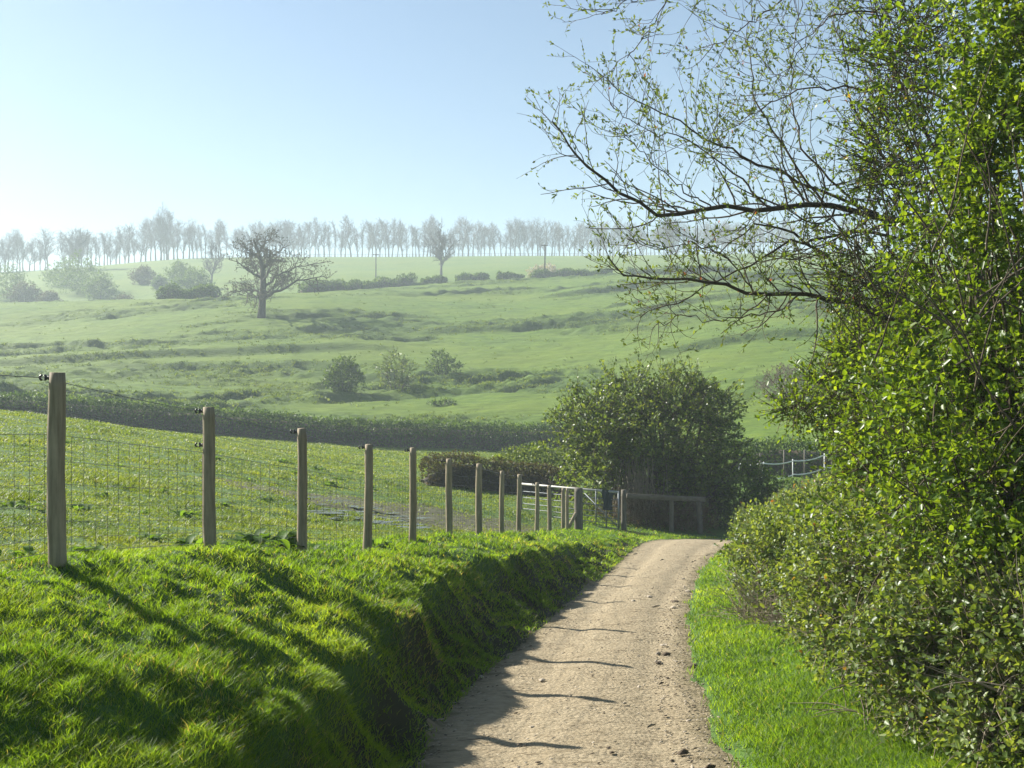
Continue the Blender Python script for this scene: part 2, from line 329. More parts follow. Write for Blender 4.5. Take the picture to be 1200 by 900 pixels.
M = dict(
 ground=ground_material(), track=track_material(),
 grass=leaf_mat('grass_blades', [(0, (.30, .27, .12)), (.05, (.24, .25, .09)), (.08, (.06, .125, .012)), (.5, (.11, .205, .018)), (.8, (.165, .26, .026)), (1, (.22, .31, .035))], .54, .5, 2.7, .28),
 field=leaf_mat('field_grass_blades', [(0, (.24, .23, .11)), (.06, (.09, .15, .02)), (.5, (.15, .225, .035)), (1, (.24, .30, .06))], .45, .5, 1.9, .28),
 brownhedge=leaf_mat('brown_hedge_twigs', [(0, (.07, .06, .035)), (.6, (.12, .11, .05)), (1, (.17, .21, .06))], .3, .6, 1.3, .2), tussock=leaf_mat('tussock_grass', [(0, (.06, .11, .018)), (.5, (.11, .18, .025)), (1, (.20, .27, .045))], .45, .6, 1.6, .2),
 dock=leaf_mat('dock_leaves', [(0, (.06, .13, .02)), (1, (.15, .28, .04))], .5, .6, 1.8, .2),
 haw=leaf_mat('hawthorn_leaves', [(0, (.30, .12, .04)), (.02, (.36, .28, .05)), (.03, (.06, .115, .012)), (.55, (.115, .20, .018)), (1, (.23, .32, .035))], .5, .38, 2.1, .4),
 bramble=leaf_mat('bramble_leaves', [(0, (.28, .10, .04)), (.03, (.34, .24, .05)), (.06, (.06, .11, .025)), (.5, (.13, .20, .045)), (1, (.30, .38, .10))], .45, .42, 1.9, .4),
 willow=leaf_mat('willow_buds', [(0, (.38, .13, .07)), (.03, (.40, .16, .08)), (.05, (.08, .14, .03)), (1, (.20, .28, .06))], .5, .45, 1.6, .3),
 bush=leaf_mat('field_maple_leaves', [(0, (.05, .08, .02)), (.5, (.10, .165, .035)), (1, (.23, .30, .075))], .45, .4, 1.9, .35),
 hedge=leaf_mat('hedge_leaves', [(0, (.04, .085, .012)), (.5, (.09, .18, .028)), (1, (.22, .34, .06))], .5, .5, 1.2),
 oak=leaf_mat('oak_buds', [(0, (.05, .05, .02)), (1, (.10, .10, .035))], .3, .6, 1.2, .2),
 blossom=leaf_mat('blossom', [(0, (.45, .42, .38)), (1, (.7, .66, .62))], .3, .6, 1., .2),
 dead=leaf_mat('dead_leaves', [(0, (.12, .085, .05)), (1, (.24, .19, .12))], .2, .7, 1., .2),
 bark=bark_mat('bark', (.05, .04, .03), (.13, .11, .085), 14),
 hazebark=bark_mat('hazed_bark', (.12, .11, .10), (.2, .185, .17), 2),  # bark paled so its colour stands in for distance haze
 twig=bark_mat('twig_bark', (.07, .055, .04), (.15, .12, .08), 30),
 stem=bark_mat('dead_stems', (.20, .16, .11), (.38, .32, .24), 30),
 post=bark_mat('weathered_post', (.20, .16, .10), (.46, .38, .26), 26, .8, .8, (1, 1, .08), .006),
 oldpost=bark_mat('old_grey_post', (.10, .09, .07), (.22, .195, .155), 22, .85, .8, (1, 1, .1), .008),
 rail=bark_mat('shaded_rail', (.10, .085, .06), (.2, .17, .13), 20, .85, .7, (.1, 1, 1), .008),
 wire=plain_mat('steel_wire', (.16, .16, .155), .45, .7), netting=plain_mat('galvanised_netting', (.10, .10, .10), .5, .5),
 black=plain_mat('black_plastic', (.015, .015, .016), .35), bright=plain_mat('pale_steel', (.36, .35, .32), .6, .2), steel=plain_mat('galvanised_steel', (.15, .165, .175), .6, .4, .12, 5),  # bright: paler steel for the gate's top rail
 tape=plain_mat('white_tape', (.75, .75, .72), .6), cloth=plain_mat('dark_cloth', (.02, .035, .04), .8),
 pole=bark_mat('pole_wood', (.06, .05, .04), (.10, .085, .07), 3), clod=plain_mat('dark_clods', (.09, .065, .04), .95, 0, .4, 20), stone=plain_mat('track_stones', (.32, .27, .20), .85, 0, .35, 20))
def water_mat():
    m, nt = new_mat('puddle_water'); p = nt.nodes.new('ShaderNodeBsdfPrincipled'); p.inputs['Base Color'].default_value = (.05, .045, .03, 1); p.inputs['Roughness'].default_value = .12
    geo = nt.nodes.new('ShaderNodeNewGeometry'); b = nt.nodes.new('ShaderNodeBump'); b.inputs['Strength'].default_value = .25; b.inputs['Distance'].default_value = .02
    nt.links.new(noise(nt, geo.outputs['Position'], 9, 3), b.inputs['Height']); nt.links.new(b.outputs[0], p.inputs['Normal'])
    o = nt.nodes.new('ShaderNodeOutputMaterial'); nt.links.new(p.outputs[0], o.inputs[0]); return m
M['water'] = water_mat()

# ------------------------------------------------------------------ ground sheet
ys = [-14.]
while ys[-1] < 900:
    y = ys[-1]
    if y < 2: d = .4
    elif y < 88: d = max(.06, .0065*y)
    elif y < 290: d = .5
    elif y < 520: d = 2.
    else: d = 20.
    ys.append(y+d)
ys = np.array(ys)
ts = np.concatenate([np.linspace(-2.2, -.56, 40)[:-1], np.arange(-.56, .56, .0027), np.linspace(.56, 2.2, 40)])
YY, TT = np.meshgrid(ys, ts, indexing='ij')
XX = TT*(YY+18*np.exp(-(YY+14)/14)+3)
zz, bankm, roughm = terrain(XX, YY, True)
def track_mask(X, Y):
    return sstep(.0, .2, X-base_x(Y))*sstep(.0, .2, right_x(Y)-X)*sstep(36, 33, Y)
def track_line(n=500):
    P = np.array([(.0, -12), (.03, -4), (.12, 0), (.27, 4), (.42, 7.5), (.65, 10), (1.47, 15), (2.48, 20), (3.6, 25), (4.9, 29.2), (6.6, 32), (9, 34), (12.5, 35.6), (18, 37.5), (28, 40)])
    W = np.array([1.1, 1.1, 1.12, 1.14, 1.14, 1.1, .95, .9, 1.0, 1.25, 1.35, 1.3, 1.3, 1.3, 1.3])
    # Catmull-Rom through the points
    Q = []; w = []
    Pp = np.r_[[2*P[0]-P[1]], P, [2*P[-1]-P[-2]]]
    for i in range(len(P)-1):
        p0, p1, p2, p3 = Pp[i:i+4]
        for t in np.linspace(0, 1, n//(len(P)-1), endpoint=False):
            Q.append(.5*((2*p1)+(-p0+p2)*t+(2*p0-5*p1+4*p2-p3)*t*t+(-p0+3*p1-3*p2+p3)*t**3)); w.append(W[i]*(1-t)+W[i+1]*t)
    return np.array(Q), np.array(w)
TL, TW = track_line(700)
def track_d(X, Y):
    """distance outside the track edge (negative on the track)"""
    sh = np.shape(X); X = np.asarray(X, float).ravel(); Y = np.asarray(Y, float).ravel(); out = np.full(len(X), 50.)
    idx = np.where((Y < 46) & (np.abs(X) < 40))[0]
    for i in range(0, len(idx), 20000):
        j = idx[i:i+20000]; d2 = (X[j][:, None]-TL[:, 0])**2+(Y[j][:, None]-TL[:, 1])**2; k = d2.argmin(1)
        out[j] = np.sqrt(d2[np.arange(len(j)), k])-TW[k]
    return out.reshape(sh)
def edge_noise(X, Y): return .10*fbm(X*1.7, Y*1.7, 2, 3)
td = track_d(XX, YY)+edge_noise(XX, YY)
zz = zz-.07*sstep(0., -.15, td)
farA = sstep(30, 75, YY)
mud = np.exp(-(((XX+1.5)/5)**2+((YY-30)/5.0)**2)**1.5)*1.0+.8*np.exp(-(((XX+6)/5)**2+((YY-27)/2.5)**2))+.55*np.exp(-(((XX-4.2)/2.2)**2+((YY-33.6)/1.8)**2))*1.3
mud = np.clip(mud, 0, 1)*np.where((YY < 33) & (XX > fence_x(YY)-.5) & (XX < 3.0), 0, 1)
mud = np.clip(mud+.42*sstep(.3, .6, fbm(XX*.3, YY*.5, 3, 3))*sstep(70, 50, YY)*(XX < fence_x(YY)-1), 0, 1)
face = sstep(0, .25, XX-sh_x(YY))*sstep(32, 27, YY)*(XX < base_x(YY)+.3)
earth_shade = np.clip(face*.9+sstep(2.2, 3.2, XX-right_x(YY))*sstep(34, 28, YY), 0, 1)  # bank face and hedge foot: bare earth with shade in its colour
n1, n2 = XX.shape
ii = (np.arange(n1-1)[:, None]*n2+np.arange(n2-1)[None]); Qg = np.stack([ii, ii+1, ii+n2+1, ii+n2], -1).reshape(-1, 4)
gr = build('ground', np.stack([XX, YY, zz], -1), Qg, None, M['ground'], attrs=dict(far=farA, rough=roughm, mud=mud, earth_shade=earth_shade), smooth=True)
tag(gr, 'rolling green pasture land rising to a hazy ridge', kind='structure')

# track sheet
sy = np.linspace(0, 1, 900); tl_i = sy*(len(TL)-1)
cx = np.interp(tl_i, np.arange(len(TL)), TL[:, 0]); cy = np.interp(tl_i, np.arange(len(TL)), TL[:, 1]); cw = np.interp(tl_i, np.arange(len(TL)), TW)
dx = np.gradient(cx); dy = np.gradient(cy); dl = np.hypot(dx, dy); nx, ny = dy/dl, -dx/dl
k = np.linspace(-1, 1, 64); off = k[None]*(cw[:, None]+.28)
TX = cx[:, None]+nx[:, None]*off; TY = cy[:, None]+ny[:, None]*off
TZ = terrain(TX, TY); tdd = track_d(TX, TY)+edge_noise(TX, TY)
TZ += .012*fbm(TX*6, TY*9, 1, 3)+.008*fbm(TX*1.4, TY*2.2, 4, 3)-.012-.16*sstep(.02, .25, tdd)
edge = sstep(-.35, .0, tdd)
n1, n2 = TX.shape; ii = (np.arange(n1-1)[:, None]*n2+np.arange(n2-1)[None]); Qt = np.stack([ii, ii+1, ii+n2+1, ii+n2], -1).reshape(-1, 4)
tr = build('track', np.stack([TX, TY, TZ], -1), Qt, None, M['track'], attrs=dict(edge=edge), smooth=True)
tag(tr, 'pale sandy farm track curving down between grass bank and hedge', kind='structure')

# ------------------------------------------------------------------ grass blades
rg = np.random.default_rng(5)
def blades(name, label, X, Y, L, W, lean, mat, zoff=-.01, dry=.04, leanx=0.):
    n = len(X); Z = terrain(X, Y)+zoff
    az = rg.uniform(0, 2*math.pi, n); le = lean*rg.uniform(.3, 1.3, n)
    D = np.stack([np.cos(az)*le+leanx, np.sin(az)*le, np.ones(n)], 1)
    wa = rg.uniform(0, math.pi, n); Wv = np.stack([np.cos(wa), np.sin(wa), np.zeros(n)], 1)*W[:, None]*.5
    B = np.stack([X, Y, Z], 1); mid = B+D*(L*.5)[:, None]; D2 = D*np.array([2.3, 2.3, .75]); tip = mid+D2*(L*.55)[:, None]
    V = np.stack([B-Wv, B+Wv, mid+Wv*.8, mid-Wv*.8, tip], 1).reshape(-1, 3)
    b = np.arange(n)[:, None]*5; Q = b+[0, 1, 2, 3]; T = b+[3, 2, 4]
    t = .07+.93*np.clip(.5+.5*fbm(X*.8, Y*.8, 6, 3)*1.2+rg.normal(0, .17, n), 0, 1); t = np.where(rg.random(n) < dry, rg.random(n)*.05, t)
    o = build(name, V, Q, T, mat, attrs=dict(tint=np.repeat(t, 5)))
    return tag(o, label, 'grass', kind='stuff')
N = 1050000
Y = np.exp(rg.uniform(math.log(2.9), math.log(86), N)); X = rg.uniform(-.60, .56, N)*Y
bx, rx, fx = base_x(Y), right_x(Y), fence_x(Y); td = track_d(X, Y)+edge_noise(X, Y)
keep_edge = rg.random(N) < sstep(-.10, .22, td+.08*fbm(X*5, Y*5, 1, 2))
isb = (X > fx-.35) & (X < bx+.6) & (Y < 36.5) & keep_edge & (X < bx+ .6)
tuft = .5+.5*fbm(X*2.6, Y*2.2, 5, 3)
face = sstep(-.12, .3, X-sh_x(Y))*sstep(30, 24, Y)
isb &= rg.random(N) < np.clip(1.05-.75*face-.6*sstep(.35, .1, tuft), .12, 1)
def take(m): return X[m], Y[m]
nF = 150000; yF = np.exp(rg.uniform(math.log(3.6), math.log(30), nF)); qF = rg.uniform(-.25, 1.05, nF); xF = sh_x(yF)+qF*(base_x(yF)-sh_x(yF))
kF = (rg.random(nF) < np.clip(.38+1.1*fbm(xF*2.2, yF*2.2, 3, 3), .02, 1)) & (rg.random(nF) < np.interp(qF, [-.25, .8, 1.05], [1, .8, .15])); xF, yF = xF[kF], yF[kF]
LF = rg.uniform(.025, .075, len(xF))
x, y = take(isb); L = (.028+.095*tuft[isb]**1.5)*rg.uniform(.6, 1.25, isb.sum())*np.where(y > 25, .9, 1)
x = np.r_[x, xF]; y = np.r_[y, yF]; L = np.r_[L, LF]; lx = np.r_[np.zeros(len(x)-len(xF)), rg.uniform(-.1, .4, len(xF))]
dr = np.clip(.03+.35*sstep(.3, .6, fbm(x*1.1, y*1.3, 7, 3))*sstep(-.5, .1, x-sh_x(y))+.10*sstep(.25, .5, fbm(x*2, y*2, 4, 2)), 0, .6)
blades('bank_grass', 'lush green grass on the raised bank between fence and track', x, y, L, np.maximum(.0045, .00085*y)*rg.uniform(.7, 1.3, len(x)), .55, M['grass'], dry=dr, leanx=lx)
isv = (X > bx+.6) & keep_edge & (X < rx+2.6) & (Y < 34)
x, y = take(isv); L = (.035+.075*tuft[isv])*rg.uniform(.6, 1.25, isv.sum())
blades('verge_grass', 'bright green grass verge between the track and the brambles', x, y, L, np.maximum(.0045, .00085*y)*rg.uniform(.7, 1.3, len(x)), .5, M['grass'], dry=.02)
isf = (X < fx-.35) | ((Y > 33.5) & (X < 3.6) & (Y > 34.5))
mudl = np.exp(-(((X+1.5)/5)**2+((Y-30)/5.0)**2)**1.5)+.6*np.exp(-(((X+6)/5)**2+((Y-27)/2.5)**2))
isf &= keep_edge & (rg.random(N) < np.clip(1.1-.85*mudl-.9*sstep(.42, .2, .5+.5*fbm(X*1.3, Y*1.1, 4, 3)), .05, .9))
x, y = take(isf); L = (.018+.035*tuft[isf]+.05*sstep(.62, .8, .5+.5*fbm(x*.7, y*.7, 7, 3)))*rg.uniform(.6, 1.3, isf.sum())*np.interp(y, [8, 46, 86], [1, 1.5, 2.2])
blades('field_grass', 'short grazed grass of the field behind the fence', x, y, L, np.maximum(.005, .0009*y)*rg.uniform(.7, 1.3, len(x)), .7, M['field'], dry=.05)

# rough tussocks on the hill
n_ = 170000; Yt = np.exp(rg.uniform(math.log(94), math.log(262), n_)); Xt = rg.uniform(-.56, .50, n_)*Yt
_, _, rt_ = terrain(Xt, Yt, True)
kt = rg.random(n_) < np.clip(.03+1.0*rt_, 0, 1)*np.clip(.45+1.6*fbm(Xt*.12, Yt*.2, 5, 3), .03, 1)
Xt, Yt = Xt[kt], Yt[kt]; nT = len(Xt); Xb = np.repeat(Xt, 5)+rg.normal(0, .14, nT*5); Yb = np.repeat(Yt, 5)+rg.normal(0, .14, nT*5)
Lb = np.repeat(rg.uniform(.10, .30, nT), 5)*rg.uniform(.6, 1.2, nT*5)
blades('hill_tussocks', 'rough tufts of coarse grass on the terraced hillside', Xb, Yb, Lb, Lb*.5, .6, M['tussock'], -.03, 0.)

# stones and clods on the track
def pebbles(name, label, n, ylo, yhi, s0, mat):
    mb = MB(); r = random.Random(n)
    oct_ = np.array([(1, 0, 0), (0, 1, 0), (-1, 0, 0), (0, -1, 0), (0, 0, 1), (0, 0, -1), (.6, .6, .4), (-.6, .6, .4), (-.6, -.6, .4), (.6, -.6, .4)], float)
    tr_ = [(6, 0, 4), (6, 4, 1), (6, 1, 0), (7, 1, 4), (7, 4, 2), (7, 2, 1), (8, 2, 4), (8, 4, 3), (8, 3, 2), (9, 3, 4), (9, 4, 0), (9, 0, 3)]
    P = []
    while len(P) < n:
        yy = math.exp(r.uniform(math.log(ylo), math.log(yhi))); bx_, rx_ = float(base_x(yy)), float(right_x(yy))
        q = r.random(); q = r.choice([q, .8+.22*r.random(), .8+.22*r.random(), r.gauss(.03, .06)])
        P.append((bx_+q*(rx_-bx_), yy))
    P = np.array(P); Z = terrain(P[:, 0], P[:, 1])
    for (px_, py_), z in zip(P, Z):
        s = s0*r.uniform(.4, 1.)*(1+3*(r.random() < .02)); c, sn = math.cos(r.uniform(0, 6)), math.sin(r.uniform(0, 6))
        V = oct_*np.array([s*r.uniform(.8, 1.5), s*r.uniform(.7, 1.1), s*r.uniform(.35, .7)]); V = V+np.random.default_rng(int(px_*9999) % 9999).normal(0, s*.1, V.shape)
        V = np.c_[V[:, 0]*c-V[:, 1]*c, V[:, 0]*c+V[:, 1]*sn, V[:, 2]]
        mb.add(V+[px_, py_, z], None, tr_)
    return tag(mb.build(name, mat), label, 'stones', kind='stuff')
pebbles('track_stones', 'small stones and clods scattered over the sandy track', 3200, 6.2, 28, .013, M['stone'])

pebbles('track_clods', 'dark crumbs of mud and dung trodden into the sandy track', 1300, 6.2, 28, .016, M['clod'])

# puddles in the poached ground
mb = MB(); r = random.Random(9)
for i in range(46):
    u = r.uniform(362, 500); Yc = r.uniform(22.5, 27.5); xc = (u-600)/F*Yc
    if xc > float(fence_x(Yc))-.6: continue
    a, b = r.uniform(.10, .45), r.uniform(.06, .2); an = np.linspace(0, 2*math.pi, 14, endpoint=False); rr = 1+.3*np.sin(an*2+r.random()*6)+.15*np.sin(an*5+r.random()*6)
    px_ = xc+a*rr*np.cos(an); py_ = Yc+b*rr*np.sin(an); z = zg(xc, Yc)+.035
    V = np.r_[np.c_[px_, py_, np.full(14, z)], [[xc, Yc, z]]]; mb.add(V, None, [(j, (j+1) % 14, 14) for j in range(14)])
tag(mb.build('puddle_water', M['water']), 'shining puddles in the poached ground behind the fence', kind='structure')

# ------------------------------------------------------------------ fence
fence = empty('stock_fence', (float(fence_x(7.5)), 7.5, zg(-3.1, 7.5)), 'round timber post and wire stock fence along the top of the grass bank', 'fence')
posts = [(-3.98, 3.1, 1.3, .057), (-3.56, 5.3, 1.3, .057)]+[((u-600)/F*y, y, h, r_) for u, y, h, r_ in
    [(67, 7.5, 1.31, .060), (247, 9.85, 1.30, .056), (355, 11.3, 1.31, .050), (430, 12.8, 1.31, .050), (483, 15.1, 1.30, .050), (526, 17.9, 1.31, .056),
     (561, 20, 1.30, .062), (588, 21.6, 1.29, .050), (608, 23.1, 1.28, .052), (629, 26.2, 1.27, .052), (644, 28.6, 1.25, .055), (659.5, 30.8, 1.2, .055), (664.5, 31.6, 1.2, .05)]]
r = random.Random(3); tops = []
for i, (px_, py_, h, rad) in enumerate(posts):
    z = zg(px_, py_); mb = MB(); n = 16; k = 14
    lean = (r.uniform(-.02, .02), r.uniform(-.02, .02)); lean = (-.02, 0) if i == 3 else lean
    tt = np.linspace(0, 1, n); P = np.c_[px_+lean[0]*tt*h+.006*np.sin(tt*5+i), py_+lean[1]*tt*h+.004*np.cos(tt*4+i), z-.12+(h+.12)*tt]
    rr = rad*(1.05-.10*tt)*(1+.03*np.sin(tt*17+i)); rr[-1] *= .88; rr[0] *= 1
    P[-1, 2] = P[-2, 2]+.012+ (h+.12)/(n-1)*.9
    mb.tube(P, rr, k); mb.build('post', M['post'], fence, True)
    tops.append((P[-1, 0]-rad-.03, P[-1, 1]+.01, P[-1, 2], rad, z, px_, py_, h))
# strainer and brace
sx_, sy_ = (678-600)/F*32.6, 32.6; sz_ = zg(sx_, sy_)
mb = MB(); tt = np.linspace(0, 1, 12); mb.tube(np.c_[sx_+0*tt, sy_+0*tt, sz_-.1+1.35*tt], .13*(1.03-.08*tt), 14)
o = mb.build('post', M['oldpost'], fence, True); tag(o, 'thick grey strainer post')
mb = MB(); a0 = np.array([sx_-.36, sy_-.05, sz_-.03]); a1 = np.array([sx_-.08, sy_-.12, sz_+.52]); mb.tube(a0+(a1-a0)*np.linspace(0, 1, 4)[:, None], .055, 10)
o = mb.build('brace', M['post'], fence, True); tag(o, 'short slanting brace against the strainer post')
# insulators on the left of each post head
for i, (x, y, z, rad, zb, px_, py_, h) in enumerate(tops):
    for dz in ((-.035,) if i != 3 else (-.035, -.34)):
        mb = MB(); an = np.linspace(0, 2*math.pi, 13); c = np.array([x-.012, y, z+dz])
        mb.tube(np.c_[c[0]+.024*np.cos(an), c[1]+0*an, c[2]+.018*np.sin(an)], .0085, 6, False)
        mb.tube(np.c_[c[0]+.030+.016*np.cos(an), c[1]+0*an, c[2]+.014*np.sin(an)], .0075, 6, False)
        mb.tube([c+[.02, 0, 0], c+[.075, 0, 0]], [.012, .006], 6); mb.build('insulator', M['black'], fence, True)
def span(mb, A, B, sag, rad, n=9, k=4):
    t = np.linspace(0, 1, n)[:, None]; P = np.asarray(A)*(1-t)+np.asarray(B)*t; P[:, 2] -= 4*sag*(t*(1-t))[:, 0]; mb.tube(P, rad, k, False)
wt = MB(); w2 = MB(); nt_ = MB(); hts = [.03, .13, .24, .36, .50, .66, .84]
ends = tops+[(sx_-.13, sy_, sz_+1.22, .1, sz_, sx_, sy_, 1.22)]
for a, b in zip(ends[:-1], ends[1:]):
    span(wt, (a[0]-.012, a[1], a[2]-.035), (b[0]-.012, b[1], b[2]-.035), .012, .0030)
    bk = lambda q, hh: np.array([q[5]-q[3]*.9, q[6]+q[3]*.7, q[4]+hh])
    span(w2, bk(a, a[7]-.24), bk(b, b[7]-.24), .02, .0016)
    for hh in hts: span(nt_, bk(a, hh+.05), bk(b, hh+.05), .004, .0018 if hh not in (.03, .84) else .0024, 6, 3)
    d = math.hypot(a[5]-b[5], a[6]-b[6]); m_ = int(d/.152)
    for q in range(m_):
        t = (q+.5)/m_; lo = bk(a, .08)*(1-t)+bk(b, .08)*t; hi = bk(a, .89)*(1-t)+bk(b, .89)*t; nt_.tube([lo, hi], .0019, 3, False)
wt.build('top_wire', M['wire'], fence); w2.build('plain_wire', M['wire'], fence); nt_.build('netting', M['netting'], fence)

# ------------------------------------------------------------------ field gate
A = np.array([(725-600)/F*33.4, 33.4, 0]); B = np.array([(611-600)/F*36.2, 36.2, 0]); gz = -4.43
A[2] = B[2] = gz
gate = empty('field_gate', tuple(A), 'galvanised tubular steel gate behind the end posts of the fence', 'gate')
up = np.array([0, 0, 1.]); g0, g1 = A, B
mb = MB(); hs = [.02, .17, .33, .50, .70, .90, 1.14]
mb.tube([g0+up*1.14, g0+(g1-g0)*.5+up*1.135, g1+up*1.14], .036, 8); mb.build('top_rail', M['bright'], gate, True)
for h in hs[:-1]:
    mb = MB(); mb.tube([g0+up*h, g1+up*h], .013, 6); mb.build('bar', M['steel'], gate, True)
for t in (0., .12, .22, .36, .68, 1.):
    mb = MB(); q = g0+(g1-g0)*t; q = q+np.array([0, -.02, 0]) if 0 < t < 1 else q; mb.tube([q+up*0, q+up*1.17], .03 if t in (0., 1.) else .019, 8); mb.build('upright' if 0 < t < 1 else 'stile', M['steel'], gate, True)
mb = MB(); mb.tube([g0+up*.05, g0+(g1-g0)*.36+up*1.1], .016, 6); mb.build('brace', M['steel'], gate, True)
# dark cloth hanging on the gate
cb = MB(); q = g0+(g1-g0)*.10+np.array([-.02, -.06, 0]); n1, n2 = 9, 10
s, t = np.meshgrid(np.linspace(-1, 1, n1), np.linspace(0, 1, n2), indexing='ij')
wv = .17*(1-.25*t+.1*np.sin(t*9))
V = np.stack([q[0]+s*wv, q[1]+.03*np.sin(s*5+t*4)-.02*t, gz+1.19-.62*t-.05*np.abs(s)*np.sin(t*3)], -1).reshape(-1, 3)
V2 = V+[0, .018, 0]; ii = (np.arange(n1-1)[:, None]*n2+np.arange(n2-1)[None]).reshape(-1, 1); Qc = ii+np.array([0, 1, n2+1, n2])
m_ = n1*n2; ring = [i*n2 for i in range(n1)]+[(n1-1)*n2+j for j in range(1, n2)]+[i*n2+n2-1 for i in range(n1-2, -1, -1)]+[j for j in range(n2-2, 0, -1)]
Qr = [(ring[i], ring[(i+1) % len(ring)], ring[(i+1) % len(ring)]+m_, ring[i]+m_) for i in range(len(ring))]
cb.add(np.r_[V, V2], np.r_[Qc[:, ::-1], Qc+m_, Qr])
o = cb.build('draped_sack', M['cloth'], None, True, origin=tuple(q+up*1.19)); tag(o, 'dark sack hanging over the near end of the metal gate', 'sack')

# wooden rail fence under the big bush
rf = empty('rail_fence', tuple(at(731, 622, 33.8)), 'old single rail timber fence in the shade under the big bush', 'fence')
for i, (u, vt, Yp, w) in enumerate(((731, 574, 33.8, .085), (787, 583, 34.6, .075), (821, 587, 34.9, .09))):
    x = (u-600)/F*Yp; z = zg(x, Yp); zt = (450-vt)/F*Yp; tt = np.linspace(0, 1, 8)
    mb = MB(); mb.tube(np.c_[x+(.06 if i == 2 else 0)*tt*-1, Yp+0*tt, z-.1+(zt-z+.1)*tt], w*(1.03-.08*tt), 12); mb.build('post', M['oldpost'], rf, True)
p0 = at(734, 581, 33.7); p1 = at(826, 585, 34.75); c = (p0+p1)/2; L_ = np.linalg.norm(p1-p0); ax = (p1-p0)/L_; sd = nrm(np.cross(ax, up)); rot = np.stack([ax, sd, np.cross(sd, ax)], 1)
mb = MB(); mb.box(c+[0, -.09, 0], (L_, .06, .16), rot, .012); mb.build('rail', M['rail'], rf)
p0 = at(734, 606, 33.8); p1 = at(787, 609, 34.6)

# white electric tape fence beyond the brambles
ef = empty('electric_fence', tuple(at(929, 568, 50)), 'white electric tape fence on thin white stakes beyond the brambles', 'fence')
st = [(866, 540, 566, 51, 0), (892, 541, 566, 50, 3), (929, 538, 569, 50, 0), (966, 531, 566, 50, 0), (1003, 526, 560, 50, 0)]
for u, vt, vb, Yp, ln in st:
    b = at(u, vb, Yp); t = at(u+ln, vt, Yp); b[2] = zg(b[0], Yp)-.05; mb = MB(); mb.tube([b, t], .022, 6); mb.build('stake', M['tape'], ef)
def ribbon(pts, name):
    mb = MB(); P = []
    for a, b in zip(pts[:-1], pts[1:]):
        for t in np.linspace(0, 1, 7)[:-1]: q = a*(1-t)+b*t; q[2] -= .10*4*t*(1-t); P.append(q)
    P.append(pts[-1]); P = np.array(P); n = len(P); tw = .25*np.sin(np.arange(n)*1.1)
    o1 = np.c_[0*tw, np.sin(tw), np.cos(tw)]*.028; o2 = np.c_[0*tw, np.cos(tw), -np.sin(tw)]*.003
    V = np.stack([P+o1-o2, P+o1+o2, P-o1+o2, P-o1-o2], 1).reshape(-1, 3); i = np.arange(n-1)[:, None]*4
    Q = np.concatenate([i+[0, 1, 5, 4], i+[1, 2, 6, 5], i+[2, 3, 7, 6], i+[3, 0, 4, 7]]); mb.add(V, Q); mb.build(name, M['tape'], ef)
ribbon([at(866, 543, 50.9), at(893, 542.5, 49.9), at(930, 540, 49.9), at(967, 533, 49.9), at(1003, 530, 49.9)], 'tape')
ribbon([at(902, 560, 49.9), at(930, 556, 49.9), at(967, 548, 49.9), at(1003, 541, 49.9)], 'tape')
wf = empty('wire_fence', tuple(at(919, 552, 56)), 'grey weathered post and wire fence in the shadow behind the white tape', 'fence')
for u in (891, 919, 943, 975, 1010):
    b = at(u, 552, 56); b[2] = zg(b[0], 56)-.1; t = at(u, 527 if u > 900 else 531, 56); mb = MB(); mb.tube([b, (b+t)/2, t], .05, 8); mb.build('post', M['oldpost'], wf, True)
for v in (531, 538): 
    mb = MB(); span(mb, at(891, v+2, 56), at(1010, v-1, 56), 0, .006); mb.build('wire', M['wire'], wf)

# ------------------------------------------------------------------ trees
def curve(p0, d, L, n, rr, wig, grav):
    P = [np.array(p0, float)]; d = nrm(d)
    for i in range(n):
        d = nrm(d+np.array([rr.gauss(0, wig), rr.gauss(0, wig), rr.gauss(0, wig)+grav])); P.append(P[-1]+d*L/n)
    return np.array(P), d
def perp_dir(d, ang, rr, az=None):
    d = nrm(d); a = np.cross(d, [0, 0, 1.]); a = nrm(a) if np.linalg.norm(a) > .1 else np.array([1., 0, 0]); b = np.cross(d, a)
    az = rr.uniform(0, 2*math.pi) if az is None else az
    return nrm(d*math.cos(ang)+(a*math.cos(az)+b*math.sin(az))*math.sin(ang))
def sub(wood, tips, P, r0, r1, lvl, rr, S):
    """spawn child branches off polyline P"""
    n = len(P)-1; seg = np.linalg.norm(P[1:]-P[:-1], axis=1); L = seg.sum(); spec = S[lvl]
    cnt = max(1, int(L*spec['den']+rr.random()))
    for i in range(cnt):
        t = spec.get('lo', .25)+(1-spec.get('lo', .25))*(i+rr.random())/cnt; f = min(t*n, n-1e-3); k_ = int(f); q = P[k_]*(1-(f-k_))+P[k_+1]*(f-k_); d = P[k_+1]-P[k_]
        rad = (r0*(1-t)+r1*t)*spec['rf']; Lc = spec['L']*rr.uniform(.55, 1.2)*(1-spec.get('sh', .35)*t)
        dd = perp_dir(d, R(rr.uniform(*spec['ang'])), rr); dd = nrm(dd+np.array(spec.get('bias', (0, 0, .2))))
        rad = max(rad, spec.get('rmin', .001))
        C_, de = curve(q, dd, Lc, spec['n'], rr, spec['wig'], spec['grav'])
        wood[spec.get('m', 0)].tube(C_, np.linspace(rad, rad*spec.get('tp', .4), len(C_)), spec.get('k', 4), False)
        if lvl+1 < len(S): sub(wood, tips, C_, rad, rad*spec.get('tp', .4), lvl+1, rr, S)
        else: tips.append((C_, de))
